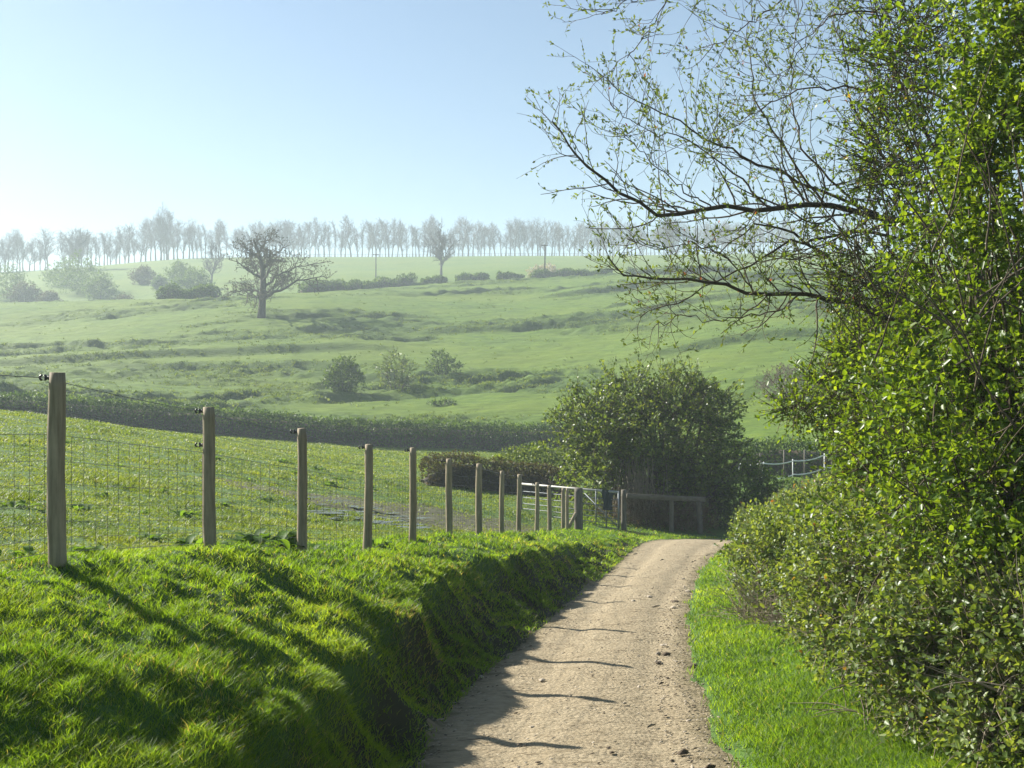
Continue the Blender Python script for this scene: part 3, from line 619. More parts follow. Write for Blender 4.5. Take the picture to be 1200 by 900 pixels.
def tip_leaves(tips, rr, per, L, W, spread=1., tlo=.1, thi=1., red=0., kind=4, upb=.3):
    g = np.random.default_rng(rr.randrange(1 << 30)); P = []; A = []
    for C_, d in tips:
        for j in range(per):
            f = g.uniform(.15, 1)*(len(C_)-1); k_ = min(int(f), len(C_)-2); P.append(C_[k_]*(1-(f-k_))+C_[k_+1]*(f-k_)); A.append(d)
    P = np.array(P); A = nrm(np.array(A)); n = len(P); A = nrm(A*.8+g.normal(0, spread*.6, (n, 3))+[0, 0, upb]); Nn = g.normal(0, 1, (n, 3))+[0, 0, .6]
    t = g.uniform(tlo, thi, n); t = np.where(g.random(n) < red, 0, t)
    return leaves(P, A, Nn, L*g.uniform(.6, 1.3, n), W*g.uniform(.7, 1.2, n), t, kind)
def copy_tree(src, loc, rz, s, label=None):
    o = src.copy(); C.objects.link(o); o.location = loc; o.rotation_euler = (0, 0, rz); o.scale = s
    if label: o['label'] = label
    for ch in src.children:
        c = ch.copy(); C.objects.link(c); c.parent = o
    return o

# --- bare ridge trees, a few models copied along the ridge
def bare_tree(name, loc, H, seed, label, cat='tree', group=None, spread=1., clear=.35, leafmat=None, trunk_r=.30, dens=1., rt=.06, ang=(22, 52), tf=.62, lf=.34):
    rr = random.Random(seed); root = empty(name, loc, label, cat, group); loc = np.array(loc, float)
    tr_, cr = MB(), MB(); P, d = curve(loc-[0, 0, .3], (rr.gauss(0, .03), 0, 1), H*tf, 7, rr, .04, .02)
    tr_.tube(P, np.linspace(trunk_r, trunk_r*.4, len(P)), 7)
    S = [dict(den=1.5*dens*14/H, rf=.55, L=H*.40*spread, ang=ang, n=5, wig=.12, grav=.05, k=4, lo=clear, m=0, rmin=.08, bias=(0, 0, .3)),
         dict(den=1.7*dens, rf=.6, L=H*.19*spread, ang=(25, 65), n=4, wig=.15, grav=.04, k=3, m=1, rmin=.05, lo=.2),
         dict(den=1.9*dens, rf=.7, L=H*.10, ang=(25, 60), n=2, wig=.15, grav=.05, k=3, m=1, rmin=rt, tp=.6, lo=.1)]
    tips = []; top, _ = curve(P[-1], d, H*lf, 5, rr, .12, .04); tr_.tube(top, np.linspace(trunk_r*.4, .05, len(top)), 5, False)
    sub([tr_, cr], tips, np.r_[P, top[1:]], trunk_r, .06, 0, rr, S)
    tr_.build('trunk', M['hazebark'], root); cr.build('crown', M['hazebark'], root)
    if leafmat:
        V, Q, T, t = tip_leaves(tips, rr, 3, .5, .35); mb = MB(); mb.add(V, Q, T, t); mb.build('foliage', leafmat, root)
    return root
rr = random.Random(21)
RL = 'tall bare tree in the hazy row along the far ridge'; RG = 'bare trees in a row along the far ridge'
models = []
for k in range(6):
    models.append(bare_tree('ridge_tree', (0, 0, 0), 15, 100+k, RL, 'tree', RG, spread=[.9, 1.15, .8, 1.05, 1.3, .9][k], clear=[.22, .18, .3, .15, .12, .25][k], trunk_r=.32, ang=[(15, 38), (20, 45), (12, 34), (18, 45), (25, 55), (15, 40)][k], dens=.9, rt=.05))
spots = []
u = -60.
while u < 930:
    gap = 58 < u < 72
    if not gap: spots.append(u)
    u += rr.uniform(3.2, 7.2)
for u in range(960, 1300, 26): spots.append(u)
first = {}
for i, u in enumerate(spots):
    Yr = np.interp(u, [-60, 200, 500, 900, 1300], [478, 500, 500, 482, 468])+rr.uniform(-8, 14)
    x = (u-600)/F*Yr; z = zg(x, Yr)-.2; k = rr.randrange(6); s = rr.uniform(.76, 1.04)*(1.10 if 160 < u < 235 else 1)*(.9 if u > 720 else 1)
    sx = rr.uniform(.9, 1.35)
    if k not in first:
        first[k] = 1; o = models[k]; o.location = (x, Yr, z); o.rotation_euler = (0, 0, rr.uniform(0, 6)); o.scale = (s*sx, s*sx, s)
    else: copy_tree(models[k], (x, Yr, z), rr.uniform(0, 6), (s*sx, s*sx, s))
def far_tree(name, u, v, Y, H, seed, label, **kw):
    x = (u-600)/F*Y; return bare_tree(name, (x, Y, zg(x, Y)-.3), H, seed, label, **kw)
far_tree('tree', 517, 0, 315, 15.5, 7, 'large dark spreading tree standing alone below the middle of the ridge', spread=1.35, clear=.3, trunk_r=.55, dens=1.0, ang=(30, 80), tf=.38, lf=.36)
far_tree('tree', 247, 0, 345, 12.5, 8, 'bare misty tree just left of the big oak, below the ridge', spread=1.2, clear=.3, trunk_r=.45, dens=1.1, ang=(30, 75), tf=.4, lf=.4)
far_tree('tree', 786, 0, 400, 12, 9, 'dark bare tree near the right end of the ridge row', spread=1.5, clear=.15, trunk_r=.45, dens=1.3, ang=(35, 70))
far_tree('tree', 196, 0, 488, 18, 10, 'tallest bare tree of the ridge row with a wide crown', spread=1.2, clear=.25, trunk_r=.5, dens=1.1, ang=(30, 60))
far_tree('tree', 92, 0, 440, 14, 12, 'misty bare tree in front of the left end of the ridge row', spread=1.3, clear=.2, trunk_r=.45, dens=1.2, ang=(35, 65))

# --- oak on the hill
oz = zg((307-600)/F*180, 180.); oak = empty('oak_tree', ((307-600)/F*180, 180, oz), 'lone gnarled oak on the green hillside, leaning crown of bare boughs', 'tree')
def ok(u, v, dy=0): return at(u, v, 180+dy)
rr = random.Random(77); tr_, cr = MB(), MB(); tips = []
trunk = np.array([ok(306, 374), ok(307, 362), ok(308, 345), ok(308.5, 330), ok(308, 315), ok(305, 302), ok(301, 290), ok(297, 281)]); trunk[0, 2] = oz-.4
tr_.tube(trunk, [.75, .60, .55, .5, .42, .33, .25, .15], 10)
mains = [([ok(309, 350), ok(318, 344, -1), ok(330, 340, -2), ok(345, 330, -3), ok(362, 327, -3), ok(380, 324, -2)], .3),
         ([ok(308, 338), ok(320, 325, 1), ok(334, 318, 2), ok(352, 312, 3), ok(372, 308, 3)], .24),
         ([ok(308, 345), ok(296, 340, 2), ok(283, 340, 3), ok(270, 341, 3)], .24),
         ([ok(307, 325), ok(296, 320, -1), ok(285, 312, -3), ok(277, 305, -4)], .24),
         ([ok(307, 318), ok(315, 305), ok(324, 298, 2), ok(332, 288, 2)], .24),
         ([ok(304, 303), ok(292, 293), ok(283, 287, 2)], .2), ([ok(303, 298), ok(311, 284, -2), ok(318, 277, -3)], .2),
         ([ok(307, 330), ok(303, 322, 5), ok(296, 310, 9), ok(292, 300, 11)], .22), ([ok(308, 330), ok(314, 320, -5), ok(318, 308, -9), ok(312, 298, -11)], .22),
         ([ok(309, 350), ok(300, 346, -4), ok(290, 344, -7)], .15), ([ok(309, 347), ok(320, 336, 4), ok(336, 330, 8)], .18)]
S = [dict(den=1.45, rf=.5, L=3.2, ang=(25, 70), n=6, wig=.25, grav=.03, k=4, lo=.15, m=0, rmin=.07, bias=(0, 0, .12)),
     dict(den=2.1, rf=.55, L=1.7, ang=(25, 70), n=4, wig=.25, grav=0, k=3, lo=.15, m=1, rmin=.035),
     dict(den=2.0, rf=.6, L=.9, ang=(25, 70), n=2, wig=.2, grav=0, k=3, lo=.1, m=1, rmin=.022, tp=.6)]
def resample(P, n):
    P = np.array(P); t = np.linspace(0, len(P)-1, n); return np.stack([np.interp(t, np.arange(len(P)), P[:, i]) for i in range(3)], 1)
for P, r0 in mains+[(trunk[3:], .4)]:
    P = resample(P, 12); P[1:-1] += np.array([[rr.gauss(0, .12) for _ in range(3)] for _ in range(10)])
    if r0 != .4: tr_.tube(P, np.linspace(r0, .06, len(P)), 6, False)
    sub([tr_, cr], tips, P, r0, .07, 0, rr, S)
tr_.build('trunk', M['bark'], oak); cr.build('crown', M['bark'], oak)
V, Q, T, t = tip_leaves(tips, rr, 2, .24, .18); mb = MB(); mb.add(V, Q, T, t); mb.build('foliage', M['oak'], oak)

# ------------------------------------------------------------------ bushes
def bush(name, loc, label, cat, blobs, nsh, kl, leaf, lw, shl, lmat, wmat, seed, group=None, upb=.35, kind=6, tlo=.1, thi=1., red=0., inner=.35, nbr=40, br=.02, lump=.25, stemr=.003, ymin=None, jit=.5, stems=True, tfun=None, gf=1.9, gthr=-.16):
    g = np.random.default_rng(seed); rr = random.Random(seed); root = empty(name, loc, label, cat, group)
    Bc = np.array([b[0] for b in blobs], float); Br = np.array([b[1] for b in blobs], float)
    wgt = (Br[:, 0]*Br[:, 1]+Br[:, 0]*Br[:, 2]+Br[:, 1]*Br[:, 2]); wgt /= wgt.sum()
    k = g.choice(len(blobs), nsh, p=wgt); D = nrm(g.normal(0, 1, (nsh, 3)))
    lum = 1+lump*(fbm(D[:, 0]*2.1+k*3.7, D[:, 1]*2.1+D[:, 2]*1.7, 1, 3)*1.3)
    rad = np.where(g.random(nsh) < inner, g.uniform(.35, .85, nsh), g.uniform(.82, 1.0, nsh))*lum
    O = Bc[k]+D*Br[k]*rad[:, None]
    inside = np.zeros(nsh, bool)
    for j in range(len(blobs)):
        q = (((O-Bc[j])/(Br[j]*.62))**2).sum(1); inside |= (q < 1) & (k != j)
    keep = ~(inside & (g.random(nsh) < .7)); gap = fbm(O[:, 0]*gf+O[:, 1]*gf*.6, O[:, 2]*gf+3, 2, 3) < gthr; keep &= ~(gap & (rad > .62) & (g.random(nsh) < .85)); gz_ = terrain(O[:, 0], O[:, 1]); keep &= O[:, 2] > gz_+.02
    O = O[keep]; k = k[keep]; D = nrm(D[keep]/Br[k]*Br[k].mean(1)[:, None]); ns = len(O); gz_ = gz_[keep]
    SD = nrm(D+g.normal(0, jit, (ns, 3))+[0, 0, upb]); SL = shl*g.uniform(.5, 1.3, ns)
    tl = g.random((ns, kl)); PP = O[:, None]+SD[:, None]*(tl*SL[:, None])[..., None]-np.array([0, 0, 1])*(.12*shl*tl**2)[..., None]
    PP = PP+g.normal(0, leaf*.3, PP.shape)
    A = nrm(SD[:, None]*.5+g.normal(0, .8, PP.shape)+[0, 0, .1]); Nn = g.normal(0, .7, PP.shape)+[0, 0, .8]+D[:, None]*.4
    tint0 = np.clip(.5+.32*g.normal(0, 1, ns), 0, 1); tt = np.clip(tint0[:, None]*.6+.4*g.random((ns, kl)), 0, 1)*(thi-tlo)+tlo
    if tfun is not None: tt = np.clip(tfun(PP, tt), tlo, 1)
    tt = np.where(g.random(tt.shape) < red, g.uniform(0, .028), tt)
    V, Q, T, t = leaves(PP.reshape(-1, 3), A.reshape(-1, 3), Nn.reshape(-1, 3), leaf*(.45+1.15*g.random(ns*kl)**1.6), leaf*lw*g.uniform(.75, 1.2, ns*kl), tt.ravel(), kind)
    mb = MB(); mb.add(V, Q, T, t); mb.build('foliage', lmat, root)
    wb = MB()
    if stems:
        for i in range(0, ns, 1 if ns < 6000 else 2): wb.tube([O[i]-SD[i]*SL[i]*.3, O[i]+SD[i]*SL[i]*.5, O[i]+SD[i]*SL[i]*1.0], [stemr*1.3, stemr, stemr*.6], 3, False)
    base = np.array(loc, float)
    for i in range(nbr):
        q = O[rr.randrange(ns)]; b = base+np.array([(q[0]-base[0])*rr.uniform(.1, .55), (q[1]-base[1])*rr.uniform(.1, .55), 0]); b[2] = zg(b[0], b[1])-.1
        m_ = (b+q)/2+np.array([rr.gauss(0, .1), rr.gauss(0, .1), .1+.12*abs(q[2]-b[2])*rr.random()])*min(2, np.linalg.norm(q-b))
        t_ = np.linspace(0, 1, 8)[:, None]; P = b*(1-t_)**2+2*m_*t_*(1-t_)+q*t_**2; P[1:-1] += g.normal(0, .015*np.linalg.norm(q-b), (6, 3)); r_ = br*rr.uniform(.4, 1.3); wb.tube(P, np.linspace(r_, r_*.3, 8), 5, False)
    if wb.n: wb.build('branches', wmat, root)
    return root

# big bush by the gate
bl = []
for u, v, Yb, ru, rv, ry in [(700, 510, 37, 52, 62, 2.2), (760, 500, 38, 62, 70, 2.6), (815, 505, 38.5, 52, 64, 2.4), (690, 560, 37, 38, 40, 1.6), (760, 555, 37.5, 52, 52, 2.2), (830, 560, 38.5, 48, 58, 2.4),
                           (735, 458, 38, 42, 34, 1.8), (800, 455, 38.5, 44, 32, 1.8), (675, 475, 37, 22, 26, 1.2), (845, 470, 38.5, 24, 28, 1.2)]:
    u = 762+(u-762)*.93; v = 625-(625-v)*.95; ru *= .9; rv *= .9
    bl.append((at(u, v, Yb), (ru/F*Yb, ry, rv/F*Yb)))
x0 = (770-600)/F*37.6
def side_tint(PP, tt): return tt
bush('large_bush', (x0, 37.6, zg(x0, 37.6)), 'large rounded leafy bush behind the gate where the track bends', 'bush', bl, 5200, 9, .125, .75, .6, M['bush'], M['bark'], 31, upb=.3, kind=4, inner=.4, nbr=60, br=.06, stemr=.008, lump=.5)
# dead hanging stems at its foot
mb = MB(); rr = random.Random(6); root_ = empty('dead_grass_stems', tuple(at(755, 600, 35.4)), 'pale tangle of dead climbing stems under the big bush', 'dead stems')
for i in range(190):
    u = rr.gauss(746, 11); Yp = rr.uniform(35., 36.2); top = at(u, rr.uniform(535, 580), Yp); bot = at(u+rr.gauss(0, 6), rr.uniform(590, 625), Yp-.1); m_ = (top+bot)/2+[rr.gauss(0, .12), rr.gauss(0, .1), 0]
    mb.tube([top, m_, bot], .008, 3, False)
mb.build('stems', M['stem'], root_)
# dry grass hump under the rail
x0 = at(762, 620, 35)[0]
bush('dry_grass_mound', (x0, 35.2, zg(x0, 35.2)), 'mound of dry grass and dead bracken under the timber rail', 'mound', [((x0, 35.3, zg(x0, 35.3)+.1), (1.6, .6, .75)), ((x0+1.1, 35.4, -4.4), (1.0, .5, .55))], 1500, 8, .16, .16, .35, M['dead'], M['stem'], 8, upb=.9, kind=4, stems=False, nbr=0)
# dark shrubs in the bend
x0 = at(868, 620, 38)[0]
bush('dark_shrub', (x0, 38.5, zg(x0, 38.5)), 'dark low shrub in deep shade at the bend of the track', 'bush', [((x0, 38.8, -3.7), (1.6, 1.2, 1.1)), ((x0+1.5, 39.5, -4.2), (1.2, 1.0, .7)), ((x0-1.8, 38.3, -4.1), (1.2, .9, .7))], 1600, 9, .11, .7, .4, M['hedge'], M['bark'], 12, kind=4, nbr=30, br=.03, stemr=.006)

# hedges --------------------------------------------------------------
def hedge(name, label, pts, H, W, n, leaf, lmat, seed, ragged=.15, cat='hedge', tfun=None, group=None, trim=True, twigs=None, tw=.01, dens_top=.5):
    """clipped hedge: leaves on and just under a rounded box swept along pts (x, y)"""
    g = np.random.default_rng(seed); pts = np.array(pts, float); seg = np.hypot(*(pts[1:]-pts[:-1]).T); cum = np.r_[0, np.cumsum(seg)]; L = cum[-1]
    x0, y0 = pts.mean(0); root = empty(name, (x0, y0, zg(x0, y0)), label, cat, group)
    s = g.uniform(0, L, n); px_ = np.interp(s, cum, pts[:, 0]); py_ = np.interp(s, cum, pts[:, 1])
    tx = np.interp(s, cum[:-1]+seg/2, (pts[1:, 0]-pts[:-1, 0])/seg); ty = np.interp(s, cum[:-1]+seg/2, (pts[1:, 1]-pts[:-1, 1])/seg)
    endt = np.clip(.62+np.minimum(s, L-s)/(H*.9), 0, 1)**.6; Hs = H*endt*(1+ragged*fbm(s*.5, s*0+seed, 2, 3)); th = g.uniform(0, math.pi, n); c, sn = np.cos(th), np.sin(th)
    e = .35; ox = np.sign(c)*np.abs(c)**e*W/2; oz_ = np.abs(sn)**e*Hs
    dep = np.where(g.random(n) < .3, g.uniform(.5, .9, n), g.uniform(.88, 1.03, n)); lum = 1+.12*fbm(s*1.3, th*2, 4, 3)
    ox = ox*dep*lum; low = g.random(n) < .35; oz_ = np.where(low, g.uniform(0, 1, n)*oz_, oz_)*np.where(low, 1, dep*lum)
    ox = np.where(low, np.sign(ox)*W/2*g.uniform(.75, 1.05, n)*lum, ox)
    X_ = px_-ty*ox; Y_ = py_+tx*ox; Z_ = terrain(X_, Y_)+oz_
    P = np.c_[X_, Y_, Z_]; A = g.normal(0, 1, (n, 3))+[0, 0, .3]; Nn = g.normal(0, .8, (n, 3))+[0, 0, .4]
    t = np.clip(.45+.4*fbm(s*.35, oz_*1.2, 3, 3)+g.normal(0, .2, n), 0, 1)
    V, Q, T, t = leaves(P, A, Nn, leaf*g.uniform(.6, 1.3, n), leaf*.8*g.uniform(.6, 1.2, n), t, 4)
    mb = MB(); mb.add(V, Q, T, t); mb.build('foliage', lmat, root)
    # woody core
    cb = MB(); m_ = max(4, int(L/1.)); ss = np.linspace(0, L, m_); cxx = np.interp(ss, cum, pts[:, 0]); cyy = np.interp(ss, cum, pts[:, 1])
    tx = np.gradient(cxx); ty = np.gradient(cyy); q = np.hypot(tx, ty); tx /= q; ty /= q
    prof = [(-.32, -.1), (-.36, .5), (-.22, .82), (.22, .82), (.36, .5), (.32, -.1)]; V = []
    Hc = .85*H*np.clip(.15+np.minimum(ss, L-ss)/(H*1.2), 0, 1)*(1+ragged*fbm(ss*.5, ss*0+seed, 2, 3))
    for a, b in prof: V.append(np.c_[cxx-ty*a*W, cyy+tx*a*W, terrain(cxx-ty*a*W, cyy+tx*a*W)+b*Hc])
    V = np.stack(V, 1).reshape(-1, 3); i = np.arange(m_-1)[:, None]*6; Q = np.concatenate([i+[j, j+1, j+7, j+6] for j in range(5)]); e_ = (m_-1)*6
    cb.add(V, np.r_[Q, [[0, 1, 2, 5], [2, 3, 4, 5], [e_+5, e_+2, e_+1, e_], [e_+5, e_+4, e_+3, e_+2]]]); cb.build('branches', M['twig'], root)
    return root
def hp(lst): return [((u-600)/F*Y, Y) for u, Y in lst]
hedge('valley_hedge', 'long dark green clipped hedge along the valley bottom', hp([(-120, 86), (0, 88), (150, 88), (320, 87), (480, 87), (655, 87), (720, 86)]), 2.0, 1.8, 44000, .18, M['hedge'], 3, .12)
hedge('trimmed_hedge', 'short brown trimmed hedge in the field behind the fence', hp([(497, 44), (560, 45), (620, 45), (668, 44)]), 1.25, 1.1, 9000, .10, M['brownhedge'], 5, .25)
hedge('low_hedge', 'low yellow green hedge running into the left side of the big bush', hp([(578, 47.2), (620, 47), (668, 46.5)]), 1.75, 1.3, 3600, .12, M['bush'], 6, .2)
hedge('dark_hedge', 'dark shaded hedge behind the white tape fence', hp([(850, 60), (900, 60), (960, 59), (1040, 57)]), 1.9, 1.5, 7000, .15, M['hedge'], 7, .2)
cr_h = [('long dark hedge on the hill crest just right of the oak', [(352, 232), (400, 240), (447, 252), (486, 262)], 1.8),
        ('short dark hedge left of the crest gateway', [(494, 262), (523, 264)], 1.7), ('middle dark hedge piece on the hill crest', [(534, 266), (572, 268)], 1.8),
        ('small dark hedge piece left of the pale blossom bush', [(582, 268), (614, 268)], 1.5), ('thin dark hedge on the crest right of the pole', [(622, 268), (670, 264), (716, 258)], 1.5),
        ('dark hedge on the crest left of the oak', [(186, 226), (222, 222), (256, 219)], 2.4), ('faint hedge on the crest half hidden by willow twigs', [(735, 256), (800, 250), (860, 245)], 1.5),
        ('misty hedge below the left end of the ridge', [(140, 300), (180, 300), (240, 300)], 2.2)]
for i, (lb, q, hh) in enumerate(cr_h): hedge('crest_hedge', lb, hp(q), hh, 2.0, int(1600+45*(q[-1][0]-q[0][0])), .36, M['hedge'], 40+i, .7, group='hedges along the hill crest')

# hillside bushes -------------------------------------------------------
def hill_bush(u, v, Y, w, h, label, seed, mat='hedge', wood='bark', n=900, leaf=.22, name='hill_bush', kind=4, lean=0, **kw):
    x = (u-600)/F*Y; z = zg(x, Y); W = w/F*Y/2; H = h/F*Y
    bl = [((x, Y, z+H*.45), (W*.85, W*.8, H*.5)), ((x-W*.4, Y, z+H*.33), (W*.6, W*.6, H*.36)), ((x+W*.4, Y+.3, z+H*.35), (W*.6, W*.6, H*.38)), ((x+W*.1+lean, Y, z+H*.72), (W*.45, W*.45, H*.3))]
    return bush(name, (x, Y, z), label, 'bush', bl, n, 8, leaf, .8, H*.13, M[mat], M[wood], seed, kind=kind, nbr=14, br=.05, stemr=.012, **kw)
hill_bush(403, 0, 117, 46, 42, 'rounded dark green bush, leftmost of three on the hillside', 51)
hill_bush(465, 0, 120, 40, 54, 'tall thin leaved bush, middle of three on the hillside', 52, mat='bush', n=420, lump=.5)
hill_bush(520, 0, 128, 40, 30, 'small dark leaning shrub, rightmost of three on the hillside', 53, n=400, lean=-.8, lump=.5)
hill_bush(920, 0, 98, 70, 38, 'grey brown bare thicket on the hillside behind the hedge', 54, mat='dead', wood='stem', n=900, leaf=.12)
hill_bush(638, 0, 278, 40, 19, 'pale blossoming round bush beside the pole on the crest', 55, mat='blossom', n=420, leaf=.45, name='blossom_bush')
hill_bush(520, 0, 108, 36, 7, 'low dark scrub patch below the hillside bushes', 56, n=140, leaf=.2)
for i, (u, Y, w, h, lb) in enumerate([(8, 340, 60, 36, 'large misty bush at the left edge below the ridge'), (58, 320, 26, 18, 'small misty bush between two larger ones below the ridge'), (95, 345, 62, 44, 'tallest misty bush cluster below the left part of the ridge'),
      (118, 330, 38, 30, 'misty bush right of the tallest cluster'), (147, 300, 28, 18, 'rounded misty bush above the left crest'), (228, 325, 44, 26, 'misty shrub under the bare tree left of the oak'), (187, 340, 16, 16, 'tiny misty bush in the middle of the left slope'), (30, 330, 40, 22, 'low misty bush second from the left edge'), (76, 365, 50, 30, 'broad misty bush behind the tallest cluster'), (210, 350, 36, 26, 'misty bush just left of the bare tree near the oak'), (168, 360, 30, 20, 'low misty bush above the short crest hedge')]):
    hill_bush(u, 0, Y, w, h, lb, 60+i, n=1100, leaf=.38, name='misty_bush', lump=.5, mat='brownhedge' if i % 3 == 1 else 'hedge', wood='hazebark')

# utility poles ----------------------------------------------------------
for u, Y, H, lb in ((638.5, 266, 8.3, 'wooden pole with a crossarm on the hill crest'), (440.5, 330, 7.2, 'fainter distant wooden pole left of the dark spreading tree')):
    x = (u-600)/F*Y; z = zg(x, Y); pl = empty('utility_pole', (x, Y, z), lb, 'pole', 'wooden poles on the crest')
    mb = MB(); mb.tube([(x, Y, z-.5), (x, Y, z+H*.5), (x, Y, z+H)], [.19, .17, .14], 8); mb.build('pole', M['pole'], pl, True)
    mb = MB(); mb.box((x, Y-.2, z+H-.35), (1.7, .14, .16)); mb.build('crossarm', M['pole'], pl)
    for dx_ in (-.7, 0, .7):
        mb = MB(); mb.tube([(x+dx_, Y-.2, z+H-.28), (x+dx_, Y-.2, z+H-.05)], [.07, .04], 6); mb.build('insulator', M['pole'], pl)
# ridge fence line
x0, y0 = (600-600)/F*470, 470; rfz = empty('ridge_fence', (x0, y0, zg(x0, y0)), 'distant fence line running below the trees on the ridge', 'fence')
mb = MB(); mp_ = MB(); prev = None
for u in np.arange(300, 960, 4.0):
    Yr = np.interp(u, [-60, 200, 500, 900, 1300], [478, 500, 500, 482, 468])-12; x = (u-600)/F*Yr; z = zg(x, Yr); mp_.tube([(x, Yr, z-.1), (x, Yr, z+1.3)], .09, 4)
    q = np.array([x, Yr-.1, z+1.15])
    if prev is not None: mb.tube([prev, q], .05, 4, False)
    prev = q
o = mp_.build('posts', M['oldpost'], rfz); tag(o, kind='stuff'); mb.build('rail', M['oldpost'], rfz)

# docks and weeds in the grass -------------------------------------------
def dock(x, y, s, seed, label, n=16, group=None, name='dock_plant'):
    g = np.random.default_rng(seed); z = zg(x, y); k = n
    az = g.uniform(0, 2*math.pi, k); el = g.uniform(.3, 1.1, k); A = np.stack([np.cos(az)*np.cos(el), np.sin(az)*np.cos(el), np.sin(el)], 1)
    P = np.array([x, y, z-.005])+np.c_[g.normal(0, .09*s/.3, (k, 2)), np.zeros(k)]
    L = s*g.uniform(.6, 1.1, k); W = L*.36; B = nrm(np.cross(A, [0, 0, 1.])); Nn = np.cross(B, A); V = []; Q = []; n_ = 0; T_ = []
    for i in range(k):
        ts_ = np.linspace(0, 1, 6); w = np.sin(np.clip(ts_*.93+.04, 0, 1)*math.pi)**.7*W[i]/2; d = A[i][None]*ts_[:, None]*L[i]-np.array([0, 0, 1.])*(ts_**2.2)[:, None]*L[i]*.45
        c = P[i]+d; V.append(np.stack([c-B[i]*w[:, None]+Nn[i]*w[:, None]*.35, c, c+B[i]*w[:, None]+Nn[i]*w[:, None]*.35], 1).reshape(-1, 3))
        for j in range(5): Q += [(n_+j*3, n_+j*3+1, n_+j*3+4, n_+j*3+3), (n_+j*3+1, n_+j*3+2, n_+j*3+5, n_+j*3+4)]
        T_.append(np.full(18, g.random())); n_ += 18
    o = build(name, np.concatenate(V), Q, None, M['dock'], attrs=dict(tint=np.concatenate(T_)), smooth=True, origin=(x, y, z)); return tag(o, label, 'plant', group)
dock((303-600)/F*11.4, 11.4, .42, 1, 'broad leaved dock clump left of the third fence post in view', 22)
dock((330-600)/F*11.2, 11.2, .32, 2, 'broad leaved dock leaves close beside the third fence post in view', 16)
dock((372-600)/F*11.8, 11.8, .28, 3, 'small dock right of the third fence post in view', 12)
dock((228-600)/F*10.1, 10.1, .28, 4, 'dock leaves left of the second fence post in view', 14)
dock((106-600)/F*8.2, 8.2, .26, 5, 'dock leaves right of the nearest fence post', 14)
dock((22-600)/F*8.3, 8.3, .22, 6, 'flat dock leaves at the left edge near the fence', 12)
dock((447-600)/F*13.9, 13.9, .30, 7, 'dark dock leaves beside the fourth fence post in view', 12)
rr = random.Random(14)
for u, v, Yw in [(165, 0, 16), (95, 0, 15), (395, 0, 38), (372, 0, 41), (452, 0, 40), (468, 0, 38), (385, 0, 34), (20, 0, 14), (190, 0, 22), (60, 0, 24), (290, 0, 30), (330, 0, 43), (120, 0, 19), (140, 0, 28), (215, 0, 17), (262, 0, 21), (30, 0, 30), (310, 0, 24), (410, 0, 44), (435, 0, 36), (345, 0, 37), (250, 0, 36), (80, 0, 34), (175, 0, 12.5), (46, 0, 18)]:
    dock((u-600)/F*Yw, Yw, rr.uniform(.16, .26)*(1.5 if Yw > 30 else 1), int(u), 'low weed clump growing in the grazed field', 16, 'low weeds in the grazed field', 'weed_clump')

# ------------------------------------------------------------------ right-hand hedge, brambles, willow
def blobs_px(lst): return [(at(u, v, Y), (ru/F*Y, ry, rv/F*Y)) for u, v, Y, ru, rv, ry in lst]
bl = blobs_px([(1180, 60, 8.4, 115, 120, .8), (1200, 200, 8.2, 135, 120, .8), (1170, 330, 8.4, 110, 110, .8), (1190, 450, 8.0, 130, 110, .75), (1130, 470, 8.8, 110, 90, .7), (1180, 570, 7.8, 150, 100, .8),
               (1100, 570, 8.8, 110, 80, .8), (1210, -80, 8.6, 130, 110, .8), (1320, 100, 8, 140, 200, 1.), (1320, 400, 7.8, 140, 200, 1.), (1330, 620, 7.4, 130, 150, 1.), (1230, 660, 7.4, 130, 90, .7)])
bush('hawthorn_hedge', (4.2, 8.6, zg(4.2, 8.6)), 'tall bright green hawthorn hedge filling the right edge', 'hedge', bl, 13500, 8, .050, .75, .26, M['haw'], M['twig'], 201, upb=.35, inner=.42, nbr=110, br=.018, stemr=.0028, lump=.5, red=.004, gf=1.7, gthr=-.07)
bl = blobs_px([(1050, 440, 12, 66, 66, .9), (1075, 390, 12.3, 66, 60, .9), (1025, 500, 12, 40, 56, .8), (1065, 530, 11.5, 72, 56, .9), (1100, 470, 11, 66, 84, .9), (1008, 415, 12.4, 28, 28, .5), (935, 478, 12.6, 20, 11, .3), (970, 448, 12.6, 22, 14, .4)])
bush('hawthorn_shrub', (5.0, 12.2, zg(5.0, 12.2)), 'dense leafy hawthorn shrub behind the willow boughs', 'bush', bl, 5600, 9, .05, .75, .32, M['haw'], M['twig'], 202, inner=.35, nbr=80, br=.02, stemr=.004, lump=.5, red=.02, kind=4)
bl = blobs_px([(1050, 60, 10.2, 45, 90, .5), (1040, 180, 10.2, 45, 80, .5), (1030, 290, 10.4, 60, 55, .5), (1080, 130, 10, 50, 160, .5), (1000, 330, 10.8, 50, 35, .5)])
bush('hawthorn_shrub', (5.2, 10.6, zg(5.2, 10.6)), 'loose leafy hawthorn shoots rising between the willow boughs and the tall hedge', 'bush', bl, 1500, 8, .042, .7, .4, M['haw'], M['twig'], 207, inner=.5, nbr=46, br=.014, stemr=.004, lump=.5, red=.02, kind=4, gf=2.2, gthr=-.02)
